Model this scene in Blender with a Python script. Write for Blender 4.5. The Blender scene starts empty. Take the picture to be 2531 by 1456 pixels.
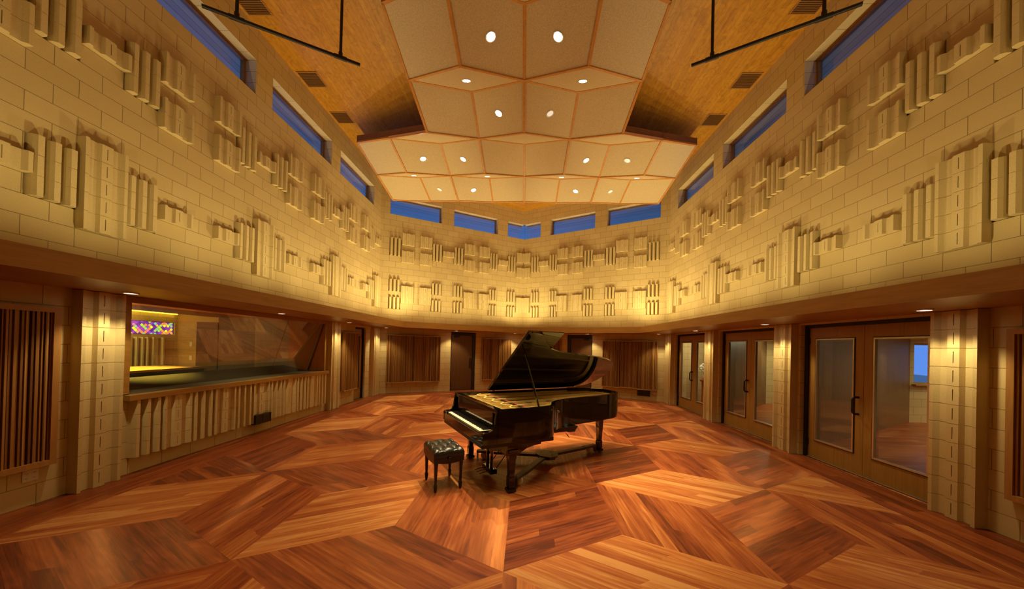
import bpy, bmesh, math, random
from math import sin, cos, pi, radians, sqrt, atan2
from mathutils import Vector, Matrix
random.seed(7)
SC = bpy.context.scene
COL = SC.collection

# ------------------------------------------------------------------ camera
FPX, ROLL, PITCH, YAW = 851.65, .0248, .0073, -.0282
SX, SY, CAMH, CAMX = 6.715, 120.91, 1.7274, .1187
cam_d = bpy.data.cameras.new('camera'); cam = bpy.data.objects.new('camera', cam_d); COL.objects.link(cam)
cy, sy = cos(YAW), sin(YAW)
r0 = Vector((cy, -sy, 0)); f0 = Vector((sy, cy, 0)); u0 = Vector((0, 0, 1))
cp, sp = cos(PITCH), sin(PITCH)
f1 = f0*cp + u0*sp; u1 = u0*cp - f0*sp
cr, sr = cos(ROLL), sin(ROLL)
right = r0*cr + u1*sr; up = u1*cr - r0*sr
cam.matrix_world = Matrix(((right.x, up.x, -f1.x, CAMX), (right.y, up.y, -f1.y, 0), (right.z, up.z, -f1.z, CAMH), (0, 0, 0, 1)))
cam_d.sensor_width = 36; cam_d.lens = 36*FPX/2531
cam_d.shift_x = -SX/2531; cam_d.shift_y = SY/2531
cam_d.clip_start = .02; cam_d.clip_end = 200
SC.camera = cam
# ------------------------------------------------------------------ dusk sky, exposure
world = bpy.data.worlds.new('dusk'); SC.world = world; world.use_nodes = True
bg = world.node_tree.nodes['Background']; bg.inputs['Color'].default_value = (.085, .22, .62, 1); bg.inputs['Strength'].default_value = .85
SC.view_settings.view_transform = 'Standard'; SC.view_settings.look = 'None'
SC.view_settings.gamma = 1; SC.view_settings.use_curve_mapping = False
SC.view_settings.exposure = 1.12
SC.cycles.use_denoising = True
SC.cycles.max_bounces = 7; SC.cycles.diffuse_bounces = 3; SC.cycles.glossy_bounces = 4; SC.cycles.transmission_bounces = 6
SC.cycles.sample_clamp_indirect = 6
SC.cycles.caustics_reflective = False; SC.cycles.caustics_refractive = False
WARM = (1.0, .81, .44); WARM2 = (1.0, .80, .40); WCOVE = (1.0, .79, .36)
P_CLOUD, P_COVE, P_SOFFIT = 86.0, 80.0, 19.0

# ------------------------------------------------------------------ room numbers (metres; block module 16 x 8 inch)
W, YC = 4.823, 11.46
T30 = math.tan(pi/6); AP = YC + W*T30
B, C = .4064, .2032
ZW = 6.146; ZT = 36*C
LF, ZL, ZS = 3.698, 2.411, 2.228
YN = -5.0
LB = W/cos(pi/6)

def spot(name, loc, power, size=80, blend=.6, target=None, color=WARM, r=.04):
    d = bpy.data.lights.new(name, 'SPOT'); d.energy = power; d.spot_size = radians(size); d.spot_blend = blend
    d.color = color; d.shadow_soft_size = r
    o = bpy.data.objects.new(name, d); COL.objects.link(o); o.location = loc
    t = Vector(target) if target else Vector(loc) - Vector((0, 0, 1))
    o.rotation_euler = (t - Vector(loc)).to_track_quat('-Z', 'Y').to_euler()
    return o
def area(name, loc, power, sx, sy_, target, color=WARM):
    d = bpy.data.lights.new(name, 'AREA'); d.shape = 'RECTANGLE'; d.size = sx; d.size_y = sy_; d.energy = power; d.color = color
    o = bpy.data.objects.new(name, d); COL.objects.link(o); o.location = loc
    o.rotation_euler = (Vector(target) - Vector(loc)).to_track_quat('-Z', 'Y').to_euler()
    return o

# ------------------------------------------------------------------ mesh helpers
class MB:
    def __init__(s): s.v = []; s.f = []; s.uv = []; s.sm = []; s.at = []
    def add(s, vs, fs, uvs=None, smooth=False, at=None):
        n = len(s.v); s.v += [tuple(v) for v in vs]
        for i, f in enumerate(fs):
            s.f.append(tuple(n+k for k in f)); s.uv.append(uvs[i] if uvs else None); s.sm.append(smooth); s.at.append(at)
        return s
    def box(s, x0, x1, y0, y1, z0, z1):
        vs = [(x0,y0,z0),(x1,y0,z0),(x1,y1,z0),(x0,y1,z0),(x0,y0,z1),(x1,y0,z1),(x1,y1,z1),(x0,y1,z1)]
        return s.add(vs, [(0,3,2,1),(4,5,6,7),(0,1,5,4),(1,2,6,5),(2,3,7,6),(3,0,4,7)])
    def obox(s, c, ax, ay, az):
        """box about centre c with half vectors"""
        c, ax, ay, az = map(Vector, (c, ax, ay, az))
        vs = [c-ax-ay-az, c+ax-ay-az, c+ax+ay-az, c-ax+ay-az, c-ax-ay+az, c+ax-ay+az, c+ax+ay+az, c-ax+ay+az]
        return s.add(vs, [(0,3,2,1),(4,5,6,7),(0,1,5,4),(1,2,6,5),(2,3,7,6),(3,0,4,7)])
    def prism(s, poly, fn, a, b, smooth=False):
        """poly: 2D points; fn(p,q,t)->xyz ; extruded between t=a and t=b"""
        n = len(poly)
        vs = [fn(p[0], p[1], a) for p in poly] + [fn(p[0], p[1], b) for p in poly]
        fs = [tuple(range(n))[::-1], tuple(range(n, 2*n))] + [(i, (i+1) % n, n+(i+1) % n, n+i) for i in range(n)]
        s.add(vs, fs[:2]); m = len(s.v)-2*n
        for q in fs[2:]:
            s.f.append(tuple(m+k for k in q)); s.uv.append(None); s.sm.append(smooth); s.at.append(None)
        return s
    def tube(s, pts, r, n=10, closed=False, caps=True):
        pts = [Vector(p) for p in pts]; rs = r if isinstance(r, (list, tuple)) else [r]*len(pts)
        vs = []; fs = []; prev = None
        for i, p in enumerate(pts):
            if closed: d = pts[(i+1) % len(pts)] - pts[i-1]
            else: d = pts[min(i+1, len(pts)-1)] - pts[max(i-1, 0)]
            d.normalize()
            if prev is None:
                a = d.orthogonal().normalized()
            else:
                a = (prev - d*prev.dot(d)).normalized()
            prev = a; b = d.cross(a)
            for k in range(n):
                t = 2*pi*k/n; vs.append(p + (a*cos(t)+b*sin(t))*rs[i])
        m = len(pts)
        for i in range(m if closed else m-1):
            for k in range(n):
                j = (i+1) % m
                fs.append((i*n+k, i*n+(k+1) % n, j*n+(k+1) % n, j*n+k))
        s.add(vs, fs, smooth=True)
        if caps and not closed:
            q = len(s.v)-m*n
            for f in (tuple(range(q, q+n))[::-1], tuple(range(q+(m-1)*n, q+m*n))):
                s.f.append(f); s.uv.append(None); s.sm.append(False); s.at.append(None)
        return s
    def lathe(s, prof, c=(0,0,0), n=24, M=None, smooth=True):
        """prof: (r,z)"""
        vs = []; fs = []
        for r, z in prof:
            for k in range(n):
                t = 2*pi*k/n; p = Vector((r*cos(t), r*sin(t), z))
                if M: p = M @ p
                vs.append(p + Vector(c))
        for i in range(len(prof)-1):
            for k in range(n): fs.append((i*n+k, i*n+(k+1) % n, (i+1)*n+(k+1) % n, (i+1)*n+k))
        s.add(vs, fs, smooth=smooth)
        q = len(s.v)-len(vs)
        for f in (tuple(range(q, q+n))[::-1], tuple(range(q+len(vs)-n, q+len(vs)))):
            s.f.append(f); s.uv.append(None); s.sm.append(False); s.at.append(None)
        return s
    def build(s, name, mat, parent=None, bevel=0, M=None, recalc=True):
        me = bpy.data.meshes.new(name)
        vs = [tuple(M @ Vector(v)) for v in s.v] if M else s.v
        me.from_pydata(vs, [], s.f)
        for i, p in enumerate(me.polygons): p.use_smooth = s.sm[i]
        if any(u is not None for u in s.uv):
            ul = me.uv_layers.new(name='UVMap')
            for i, p in enumerate(me.polygons):
                if s.uv[i]:
                    for li, uv in zip(p.loop_indices, s.uv[i]): ul.data[li].uv = uv
        if any(a is not None for a in s.at):
            ca = me.color_attributes.new('tone', 'FLOAT_COLOR', 'CORNER')
            for i, p in enumerate(me.polygons):
                a = s.at[i] or (0, 0, 0)
                for li in p.loop_indices: ca.data[li].color = (a[0], a[1], a[2], 1)
        if recalc:
            bm = bmesh.new(); bm.from_mesh(me); bmesh.ops.recalc_face_normals(bm, faces=bm.faces); bm.to_mesh(me); bm.free()
        if any(s.sm): me.set_sharp_from_angle(angle=radians(38))
        me.materials.append(mat)
        o = bpy.data.objects.new(name, me); COL.objects.link(o)
        if parent: o.parent = parent
        if bevel:
            b = o.modifiers.new('bevel', 'BEVEL'); b.width = bevel; b.segments = 2; b.limit_method = 'ANGLE'; b.angle_limit = radians(40)
            b.harden_normals = False
        return o
def empty(name, loc=(0,0,0), rz=0, parent=None):
    o = bpy.data.objects.new(name, None); COL.objects.link(o); o.location = loc; o.rotation_euler = (0, 0, rz)
    o.empty_display_size = .1
    if parent: o.parent = parent
    return o
def tag(o, label=None, cat=None, group=None, kind=None):
    if label: o['label'] = label
    if cat: o['category'] = cat
    if group: o['group'] = group
    if kind: o['kind'] = kind
    return o
def dup(root, loc=None, rz=None, label=None, group=None):
    r = root.copy(); COL.objects.link(r)
    if loc is not None: r.location = loc
    if rz is not None: r.rotation_euler = (0, 0, rz)
    if label: r['label'] = label
    if group: r['group'] = group
    for ch in list(root.children):
        c = ch.copy(); COL.objects.link(c); c.parent = r
        for g in ch.children:
            d = g.copy(); COL.objects.link(d); d.parent = c
    return r

# ------------------------------------------------------------------ materials
def mat(name, base=(.5,.5,.5), rough=.5, metal=0, spec=.5, coat=0, coat_rough=.05):
    m = bpy.data.materials.new(name); m.use_nodes = True
    b = m.node_tree.nodes['Principled BSDF']
    b.inputs['Base Color'].default_value = (*base, 1); b.inputs['Roughness'].default_value = rough
    b.inputs['Metallic'].default_value = metal; b.inputs['Specular IOR Level'].default_value = spec
    b.inputs['Coat Weight'].default_value = coat; b.inputs['Coat Roughness'].default_value = coat_rough
    return m
class NT:
    def __init__(s, m): s.t = m.node_tree; s.b = s.t.nodes['Principled BSDF']
    def n(s, typ, **kw):
        x = s.t.nodes.new(typ)
        for k, v in kw.items():
            if k in x.inputs: x.inputs[k].default_value = v
            else: setattr(x, k, v)
        return x
    def l(s, a, b): s.t.links.new(a, b)
    def ramp(s, fac, stops):
        r = s.n('ShaderNodeValToRGB'); s.l(fac, r.inputs['Fac']); e = r.color_ramp.elements
        while len(e) < len(stops): e.new(.5)
        for i, (p, c) in enumerate(stops): e[i].position = p; e[i].color = (*c, 1)
        return r.outputs['Color']
    def mix(s, fac, a, b, typ='MIX'):
        x = s.n('ShaderNodeMix', data_type='RGBA', blend_type=typ)
        for inp, v in ((x.inputs[0], fac), (x.inputs[6], a), (x.inputs[7], b)):
            if hasattr(v, 'links'): s.l(v, inp)
            else: inp.default_value = v if not isinstance(v, tuple) or len(v) == 4 else (*v, 1)
        return x.outputs[2]
    def bump(s, h, strength=.2, dist=.01):
        x = s.n('ShaderNodeBump'); x.inputs['Strength'].default_value = strength; x.inputs['Distance'].default_value = dist
        s.l(h, x.inputs['Height']); s.l(x.outputs['Normal'], s.b.inputs['Normal']); return x

def block_mat(name, width, c1=(.68,.535,.265), c2=(.62,.48,.225), mortar=(.30,.22,.11), off=.5):
    m = mat(name, rough=.85, spec=.25); t = NT(m)
    uv = t.n('ShaderNodeUVMap', uv_map='UVMap')
    br = t.n('ShaderNodeTexBrick'); br.offset = off; br.offset_frequency = 2
    br.inputs['Scale'].default_value = 1; br.inputs['Brick Width'].default_value = width; br.inputs['Row Height'].default_value = C
    br.inputs['Mortar Size'].default_value = .0035; br.inputs['Mortar Smooth'].default_value = .25
    br.inputs['Color1'].default_value = (*c1, 1); br.inputs['Color2'].default_value = (*c2, 1); br.inputs['Mortar'].default_value = (*mortar, 1)
    t.l(uv.outputs['UV'], br.inputs['Vector'])
    tc = t.n('ShaderNodeTexCoord'); no = t.n('ShaderNodeTexNoise'); no.inputs['Scale'].default_value = 170; no.inputs['Detail'].default_value = 4
    t.l(tc.outputs['Object'], no.inputs['Vector'])
    sp_ = t.ramp(no.outputs['Fac'], [(.30, (.86,.84,.80)), (.5, (1,1,1)), (.75, (1.04,1.03,1.02))])
    t.l(t.mix(1.0, br.outputs['Color'], sp_, 'MULTIPLY'), t.b.inputs['Base Color'])
    inv = t.n('ShaderNodeMath', operation='SUBTRACT'); inv.inputs[0].default_value = 1; t.l(br.outputs['Fac'], inv.inputs[1])
    ad = t.n('ShaderNodeMath', operation='MULTIPLY_ADD'); t.l(no.outputs['Fac'], ad.inputs[0]); ad.inputs[1].default_value = .12; t.l(inv.outputs[0], ad.inputs[2])
    t.bump(ad.outputs[0], .7, .004)
    return m
M_BLOCK = block_mat('split_face_block', B)
def relief_mat():
    m = mat('ribbed_block', rough=.85, spec=.25); t = NT(m)
    tc = t.n('ShaderNodeTexCoord'); no = t.n('ShaderNodeTexNoise'); no.inputs['Scale'].default_value = 170; no.inputs['Detail'].default_value = 4
    t.l(tc.outputs['Object'], no.inputs['Vector'])
    t.l(t.ramp(no.outputs['Fac'], [(.30, (.58,.455,.22)), (.5, (.68,.54,.27)), (.75, (.71,.565,.29))]), t.b.inputs['Base Color'])
    t.bump(no.outputs['Fac'], .3, .002)
    return m
M_RELIEF = relief_mat()
M_SLOT = mat('slot_shadow_gap', (.10,.07,.03), .9)

def wood_mat(name, stops, rough=.4, axis='Z', scale=(14, 14, .9), coat=0, amount=1.0, bump=.08, planks=0, pdark=.55):
    m = mat(name, rough=rough, coat=coat); t = NT(m)
    tc = t.n('ShaderNodeTexCoord'); mp = t.n('ShaderNodeMapping'); t.l(tc.outputs['Object'], mp.inputs['Vector'])
    mp.inputs['Scale'].default_value = scale
    no = t.n('ShaderNodeTexNoise'); no.inputs['Scale'].default_value = 1.6; no.inputs['Detail'].default_value = 6; no.inputs['Roughness'].default_value = .6
    no.inputs['Distortion'].default_value = .6
    t.l(mp.outputs['Vector'], no.inputs['Vector'])
    t.l(t.ramp(no.outputs['Fac'], stops), t.b.inputs['Base Color'])
    t.bump(no.outputs['Fac'], bump, .004)
    return m
M_TRIM = wood_mat('cherry_fascia_wood', [(.25,(.32,.150,.028)),(.6,(.42,.205,.040)),(.85,(.49,.25,.055))], .38, scale=(1.2,1.2,16))
M_SILL = wood_mat('window_frame_wood', [(.25,(.30,.145,.028)),(.6,(.38,.19,.038)),(.85,(.44,.23,.05))], .4, scale=(2,2,14))
M_DOOR = wood_mat('oak_door_veneer', [(.25,(.29,.150,.030)),(.55,(.37,.20,.042)),(.85,(.44,.25,.058))], .4, scale=(26,26,1.2))
M_DOORD = wood_mat('walnut_door_veneer', [(.25,(.10,.042,.014)),(.55,(.135,.060,.020)),(.85,(.17,.08,.028))], .45, scale=(30,30,1.1))
M_FRAMEW = wood_mat('panel_frame_wood', [(.25,(.36,.17,.045)),(.6,(.44,.22,.06)),(.85,(.50,.26,.08))], .42, scale=(16,16,1.4))
M_STRIP = wood_mat('canopy_batten_wood', [(.25,(.50,.21,.04)),(.6,(.62,.28,.055)),(.85,(.68,.33,.07))], .4, scale=(5,5,5))
M_FASCIA = wood_mat('dark_canopy_edge', [(.25,(.16,.055,.018)),(.7,(.22,.08,.028))], .5, scale=(3,3,12))
M_BLACK = mat('black_door_frame', (.012,.010,.009), .45)
M_DARKMETAL = mat('dark_bronze', (.035,.028,.022), .4, .6)
M_PIPE = mat('black_pipe', (.022,.020,.018), .42, .3)
M_ALU = mat('brushed_trim', (.62,.56,.46), .35, .9)
M_WHITE = mat('outlet_plastic', (.72,.66,.52), .4)
M_GRILLE = mat('dark_grille', (.05,.035,.02), .5, .5)

# slats: colour changes slat by slat (vertex tone)
def tone_mat(name, stops, rough=.4, coat=0):
    m = mat(name, rough=rough, coat=coat); t = NT(m)
    a = t.n('ShaderNodeAttribute', attribute_name='tone'); sep = t.n('ShaderNodeSeparateColor'); t.l(a.outputs['Color'], sep.inputs[0])
    t.l(t.ramp(sep.outputs[0], stops), t.b.inputs['Base Color'])
    return m
M_SLAT = tone_mat('slat_wood', [(0,(.13,.05,.014)),(.45,(.30,.135,.034)),(1,(.52,.28,.075))], .42)
M_STAINED = tone_mat('stained_glass', [(0,(.06,.01,.25)),(.2,(.25,.04,.5)),(.4,(.65,.16,.35)),(.6,(.8,.25,.03)),(.75,(.2,.5,.3)),(.9,(.3,.6,.03)),(1,(.85,.75,.03))], .2)
_t = NT(M_STAINED); _l = [l for l in M_STAINED.node_tree.links if l.to_socket == _t.b.inputs['Base Color']][0]
_t.l(_l.from_socket, _t.b.inputs['Emission Color']); _t.b.inputs['Emission Strength'].default_value = .9

# floor boards
def floor_mat(name, stops, aniso=True):
    m = mat(name, rough=.34, spec=.45); t = NT(m)
    a = t.n('ShaderNodeAttribute', attribute_name='tone'); sep = t.n('ShaderNodeSeparateColor'); t.l(a.outputs['Color'], sep.inputs[0])
    uv = t.n('ShaderNodeUVMap', uv_map='UVMap')
    mp = t.n('ShaderNodeMapping'); mp.inputs['Scale'].default_value = (.9, 26, 1); t.l(uv.outputs['UV'], mp.inputs['Vector'])
    n1 = t.n('ShaderNodeTexNoise'); n1.inputs['Scale'].default_value = 1.6; n1.inputs['Detail'].default_value = 5; n1.inputs['Distortion'].default_value = .8
    t.l(mp.outputs['Vector'], n1.inputs['Vector'])
    mp2 = t.n('ShaderNodeMapping'); mp2.inputs['Scale'].default_value = (1.1, 7, 1); t.l(uv.outputs['UV'], mp2.inputs['Vector'])
    n2 = t.n('ShaderNodeTexNoise'); n2.inputs['Scale'].default_value = 1.3; n2.inputs['Detail'].default_value = 3; n2.inputs['Distortion'].default_value = 1.6
    t.l(mp2.outputs['Vector'], n2.inputs['Vector'])
    # tone + grain
    s1 = t.n('ShaderNodeMath', operation='MULTIPLY_ADD'); t.l(n1.outputs['Fac'], s1.inputs[0]); s1.inputs[1].default_value = .85; t.l(sep.outputs[0], s1.inputs[2])
    s2 = t.n('ShaderNodeMath', operation='MULTIPLY_ADD'); t.l(n2.outputs['Fac'], s2.inputs[0]); s2.inputs[1].default_value = .80; t.l(s1.outputs[0], s2.inputs[2])
    s3 = t.n('ShaderNodeMath', operation='SUBTRACT'); t.l(s2.outputs[0], s3.inputs[0]); s3.inputs[1].default_value = .825
    col = t.ramp(s3.outputs[0], stops)
    t.l(col, t.b.inputs['Base Color'])
    t.bump(n1.outputs['Fac'], .04, .002)
    # wood fibres shine across the grain
    g = t.n('ShaderNodeBsdfAnisotropic'); g.inputs['Roughness'].default_value = .45; g.inputs['Anisotropy'].default_value = .85
    g.inputs['Rotation'].default_value = .25
    tg = t.n('ShaderNodeTangent', direction_type='UV_MAP'); tg.uv_map = 'UVMap'; t.l(tg.outputs['Tangent'], g.inputs['Tangent'])
    t.l(t.mix(.30, col, (.9,.50,.20,1)), g.inputs['Color'])
    mx = t.n('ShaderNodeMixShader'); mx.inputs[0].default_value = .15
    out = [n for n in m.node_tree.nodes if n.type == 'OUTPUT_MATERIAL'][0]
    t.l(t.b.outputs[0], mx.inputs[1]); t.l(g.outputs[0], mx.inputs[2]); t.l(mx.outputs[0], out.inputs['Surface'])
    return m
M_FLOOR = floor_mat('floor_boards', [(0,(.13,.024,.008)),(.3,(.29,.060,.017)),(.55,(.43,.110,.029)),(.8,(.60,.20,.052)),(1,(.74,.33,.11))])

# ceiling boards (figured wood)
def ceil_mat():
    m = mat('ceiling_boards', rough=.4, spec=.4); t = NT(m)
    uv = t.n('ShaderNodeUVMap', uv_map='UVMap')
    br = t.n('ShaderNodeTexBrick'); br.offset = .37; br.offset_frequency = 3
    br.inputs['Scale'].default_value = 1; br.inputs['Brick Width'].default_value = 9; br.inputs['Row Height'].default_value = .083
    br.inputs['Mortar Size'].default_value = .0022; br.inputs['Color1'].default_value = (.60,.30,.030,1); br.inputs['Color2'].default_value = (.52,.24,.022,1); br.inputs['Mortar'].default_value = (.34,.14,.015,1)
    t.l(uv.outputs['UV'], br.inputs['Vector'])
    mp = t.n('ShaderNodeMapping'); mp.inputs['Scale'].default_value = (3.2, 5, 1); t.l(uv.outputs['UV'], mp.inputs['Vector'])
    n1 = t.n('ShaderNodeTexNoise'); n1.inputs['Scale'].default_value = 1.5; n1.inputs['Detail'].default_value = 4; n1.inputs['Distortion'].default_value = 2.0; t.l(mp.outputs['Vector'], n1.inputs['Vector'])
    k = t.ramp(n1.outputs['Fac'], [(.3,(.80,.74,.66)),(.5,(1,1,1)),(.7,(1.14,1.12,1.05))])
    t.l(t.mix(1.0, br.outputs['Color'], k, 'MULTIPLY'), t.b.inputs['Base Color'])
    return m
M_CEIL = ceil_mat()

def fabric_mat():
    m = mat('canopy_fabric', (.60,.50,.36), .95, spec=.1); t = NT(m)
    tc = t.n('ShaderNodeTexCoord'); no = t.n('ShaderNodeTexNoise'); no.inputs['Scale'].default_value = 55; no.inputs['Detail'].default_value = 5
    t.l(tc.outputs['Object'], no.inputs['Vector'])
    t.l(t.ramp(no.outputs['Fac'], [(.3,(.54,.43,.265)),(.7,(.70,.57,.36))]), t.b.inputs['Base Color'])
    t.bump(no.outputs['Fac'], .5, .006)
    return m
M_FABRIC = fabric_mat()

def glass_mat(name, tint=(1,1,1), rough=0.0, ior=1.5, boost=1.0):
    """thin pane: mirror reflection by Fresnel over clear transmission"""
    m = bpy.data.materials.new(name); m.use_nodes = True; nt = m.node_tree; nt.nodes.clear()
    out = nt.nodes.new('ShaderNodeOutputMaterial'); tr = nt.nodes.new('ShaderNodeBsdfTransparent'); gl = nt.nodes.new('ShaderNodeBsdfGlossy')
    tr.inputs['Color'].default_value = (*tint, 1); gl.inputs['Roughness'].default_value = rough
    fr = nt.nodes.new('ShaderNodeFresnel'); fr.inputs['IOR'].default_value = ior; mx = nt.nodes.new('ShaderNodeMixShader')
    ad = nt.nodes.new('ShaderNodeMath'); ad.operation = 'MULTIPLY'; ad.inputs[1].default_value = boost; ad.use_clamp = True
    ge = nt.nodes.new('ShaderNodeNewGeometry'); mr = nt.nodes.new('ShaderNodeMapRange'); mr.inputs['To Min'].default_value = ior; mr.inputs['To Max'].default_value = 1/ior
    nt.links.new(ge.outputs['Backfacing'], mr.inputs['Value']); nt.links.new(mr.outputs[0], fr.inputs['IOR'])
    nt.links.new(fr.outputs[0], ad.inputs[0]); nt.links.new(ad.outputs[0], mx.inputs[0])
    nt.links.new(tr.outputs[0], mx.inputs[1]); nt.links.new(gl.outputs[0], mx.inputs[2]); nt.links.new(mx.outputs[0], out.inputs['Surface'])
    return m
M_GLASS = glass_mat('window_glass', (.93,.95,.97))
M_GLASSC = glass_mat('control_window_glass', (.80,.78,.70), ior=1.6, boost=3.2)

def emis(name, col, s):
    m = mat(name, (.8,.8,.8), .5); b = m.node_tree.nodes['Principled BSDF']
    b.inputs['Emission Color'].default_value = (*col, 1); b.inputs['Emission Strength'].default_value = s
    return m
M_LAMP = emis('lit_lamp', (1,.93,.80), 22); M_LAMPDIM = emis('lamp_reflector', (1,.93,.82), .22); M_LAMPS = emis('soffit_lamp', (1,.90,.68), 7)
M_STRIPY = emis('yellow_light_strip', (1,.72,.04), 2.2)
M_RING = mat('lamp_ring', (.8,.76,.68), .35, .2)

# ================================================================== WALL FRAMES
class Frame:
    """wall-local coordinates: s along the wall, n into the room, z up"""
    def __init__(f, o, d, n): f.o = Vector(o); f.d = Vector(d); f.nv = Vector(n)
    def __call__(f, s, n, z): p = f.o + f.d*s + f.nv*n; return (p.x, p.y, z)
c3, s3 = cos(pi/6), sin(pi/6)
FR = {'left': Frame((-W, YC, 0), (0, -1, 0), (1, 0, 0)), 'right': Frame((W, YC, 0), (0, -1, 0), (-1, 0, 0)),
      'back_left': Frame((0, AP, 0), (-c3, -s3, 0), (s3, -c3, 0)), 'back_right': Frame((0, AP, 0), (c3, -s3, 0), (-s3, -c3, 0))}
SL = {'left': YC-YN, 'right': YC-YN, 'back_left': LB, 'back_right': LB}
UOFF = {'left': (.36*B, .30*B), 'right': (.36*B, .30*B), 'back_left': (.45*B, .45*B), 'back_right': (.45*B, .45*B)}

def uvz(z): return z if z < 2.3 else z - ZW + 30*C
def wall_mesh(F, S, z0, z1, holes, uoff, mb=None):
    mb = mb or MB()
    ss = sorted({0, S} | {h[0] for h in holes} | {h[1] for h in holes}); zs = sorted({z0, z1, 2.3} | {h[2] for h in holes} | {h[3] for h in holes})
    ss = [x for x in ss if 0 <= x <= S]; zs = [z for z in zs if z0 <= z <= z1]
    def U(s, z): return (s - (uoff[1] if z >= 2.3 else uoff[0]), 0)
    def quad(P, uv): mb.add(P, [(0,1,2,3)], [uv])
    for i in range(len(ss)-1):
        a, b = ss[i], ss[i+1]
        for j in range(len(zs)-1):
            p, q = zs[j], zs[j+1]; m, k = (a+b)/2, (p+q)/2
            if any(h[0] < m < h[1] and h[2] < k < h[3] for h in holes): continue
            hi = k > 2.3; uo = uoff[1] if hi else uoff[0]; dz = (30*C-ZW) if hi else 0
            quad([F(a,0,p), F(b,0,p), F(b,0,q), F(a,0,q)], [(a-uo,p+dz),(b-uo,p+dz),(b-uo,q+dz),(a-uo,q+dz)])
    for h in holes:
        a, b, p, q, d, back = h; hi = p > 2.3; uo = uoff[1] if hi else uoff[0]; dz = (30*C-ZW) if hi else 0
        a_, b_ = max(a, 0), min(b, S)
        if a > 0: quad([F(a,0,p), F(a,-d,p), F(a,-d,q), F(a,0,q)], [(.05,p+dz),(.05+d,p+dz),(.05+d,q+dz),(.05,q+dz)])
        if b < S: quad([F(b,0,p), F(b,-d,p), F(b,-d,q), F(b,0,q)], [(.05,p+dz),(.05+d,p+dz),(.05+d,q+dz),(.05,q+dz)])
        if p > .01: quad([F(a_,0,p), F(b_,0,p), F(b_,-d,p), F(a_,-d,p)], [(a_-uo,.05),(b_-uo,.05),(b_-uo,.05+d if d < .15 else .19),(a_-uo,.05+d if d < .15 else .19)])
        quad([F(a_,0,q), F(b_,0,q), F(b_,-d,q), F(a_,-d,q)], [(a_-uo,.01),(b_-uo,.01),(b_-uo,.19),(a_-uo,.19)])
        if back: quad([F(a_,-d,p), F(b_,-d,p), F(b_,-d,q), F(a_,-d,q)], [(a_-uo,p+dz),(b_-uo,p+dz),(b_-uo,q+dz),(a_-uo,q+dz)])
    return mb

# ---- relief block profiles, u in 0..1 across one block, depth in metres
def prof_flute(slot, flip=False):
    p = [(0,-.03),(0,.10),(.085,.10),(.15,.062),(.33,.055),(.37,.092)]
    if slot: p += [(.490,.092),(.490,.03),(.510,.03),(.510,.092)]
    p += [(.63,.092),(.67,.055),(.85,.062),(.915,.10),(1,.10),(1,-.03)]
    return p
RIBW = [[(c-.135,-.10),(c-.105,.05),(c-.06,.085),(c+.06,.085),(c+.105,.05),(c+.135,-.10)] for c in (.20,.52,.84)]
RIBS = [[(c-.115,-.10),(c-.08,.06),(c-.048,.09),(c+.048,.09),(c+.08,.06),(c+.115,-.10)] for c in (.18,.5,.82)]
def add_flute(mb, F, s0, s1, z0, z1, slots=True, scale=1.0, wrap=None):
    fn = lambda u, n, z: F(s0+(s1-s0)*u, n*scale, z)
    k = max(1, round((z1-z0)/C)); h = (z1-z0)/k
    G = .0026
    for i in range(k):
        a = z0+i*h; b = a+h
        if slots:
            for q0, q1, sl in ((a+G, a+.2*h, False), (a+.2*h, a+.82*h, True), (a+.82*h, b-G, False)): mb.prism(prof_flute(sl), fn, q0, q1)
        else: mb.prism(prof_flute(False), fn, a+G, b-G)
        mb.prism([(0.004,-.03),(.004,.093),(.08,.093),(.15,.055),(.33,.05),(.37,.087),(.63,.087),(.67,.05),(.85,.055),(.92,.093),(.996,.093),(.996,-.03)], fn, b-G, b+G if i < k-1 else b)
def add_ribs(mb, F, s0, s1, z0, z1, back=-.10, front=1.0):
    RB = RIBW if back < -.05 else RIBS
    fn = lambda u, n, z: F(s0+(s1-s0)*u, (n if n < 0 else n*front) if n > -.09 else back, z)
    k = max(1, round((z1-z0)/C)); h = (z1-z0)/k
    for i in range(k):
        for r in RB: mb.prism(r, fn, z0+i*h+.003, z0+(i+1)*h-.003)
        for r in RB: mb.prism([(u*1.0, n-.005 if n > 0 else n) for u, n in r], fn, z0+(i+1)*h-.003, z0+(i+1)*h+(.003 if i < k-1 else 0))
def Z(c): return ZW + c*C

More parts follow.
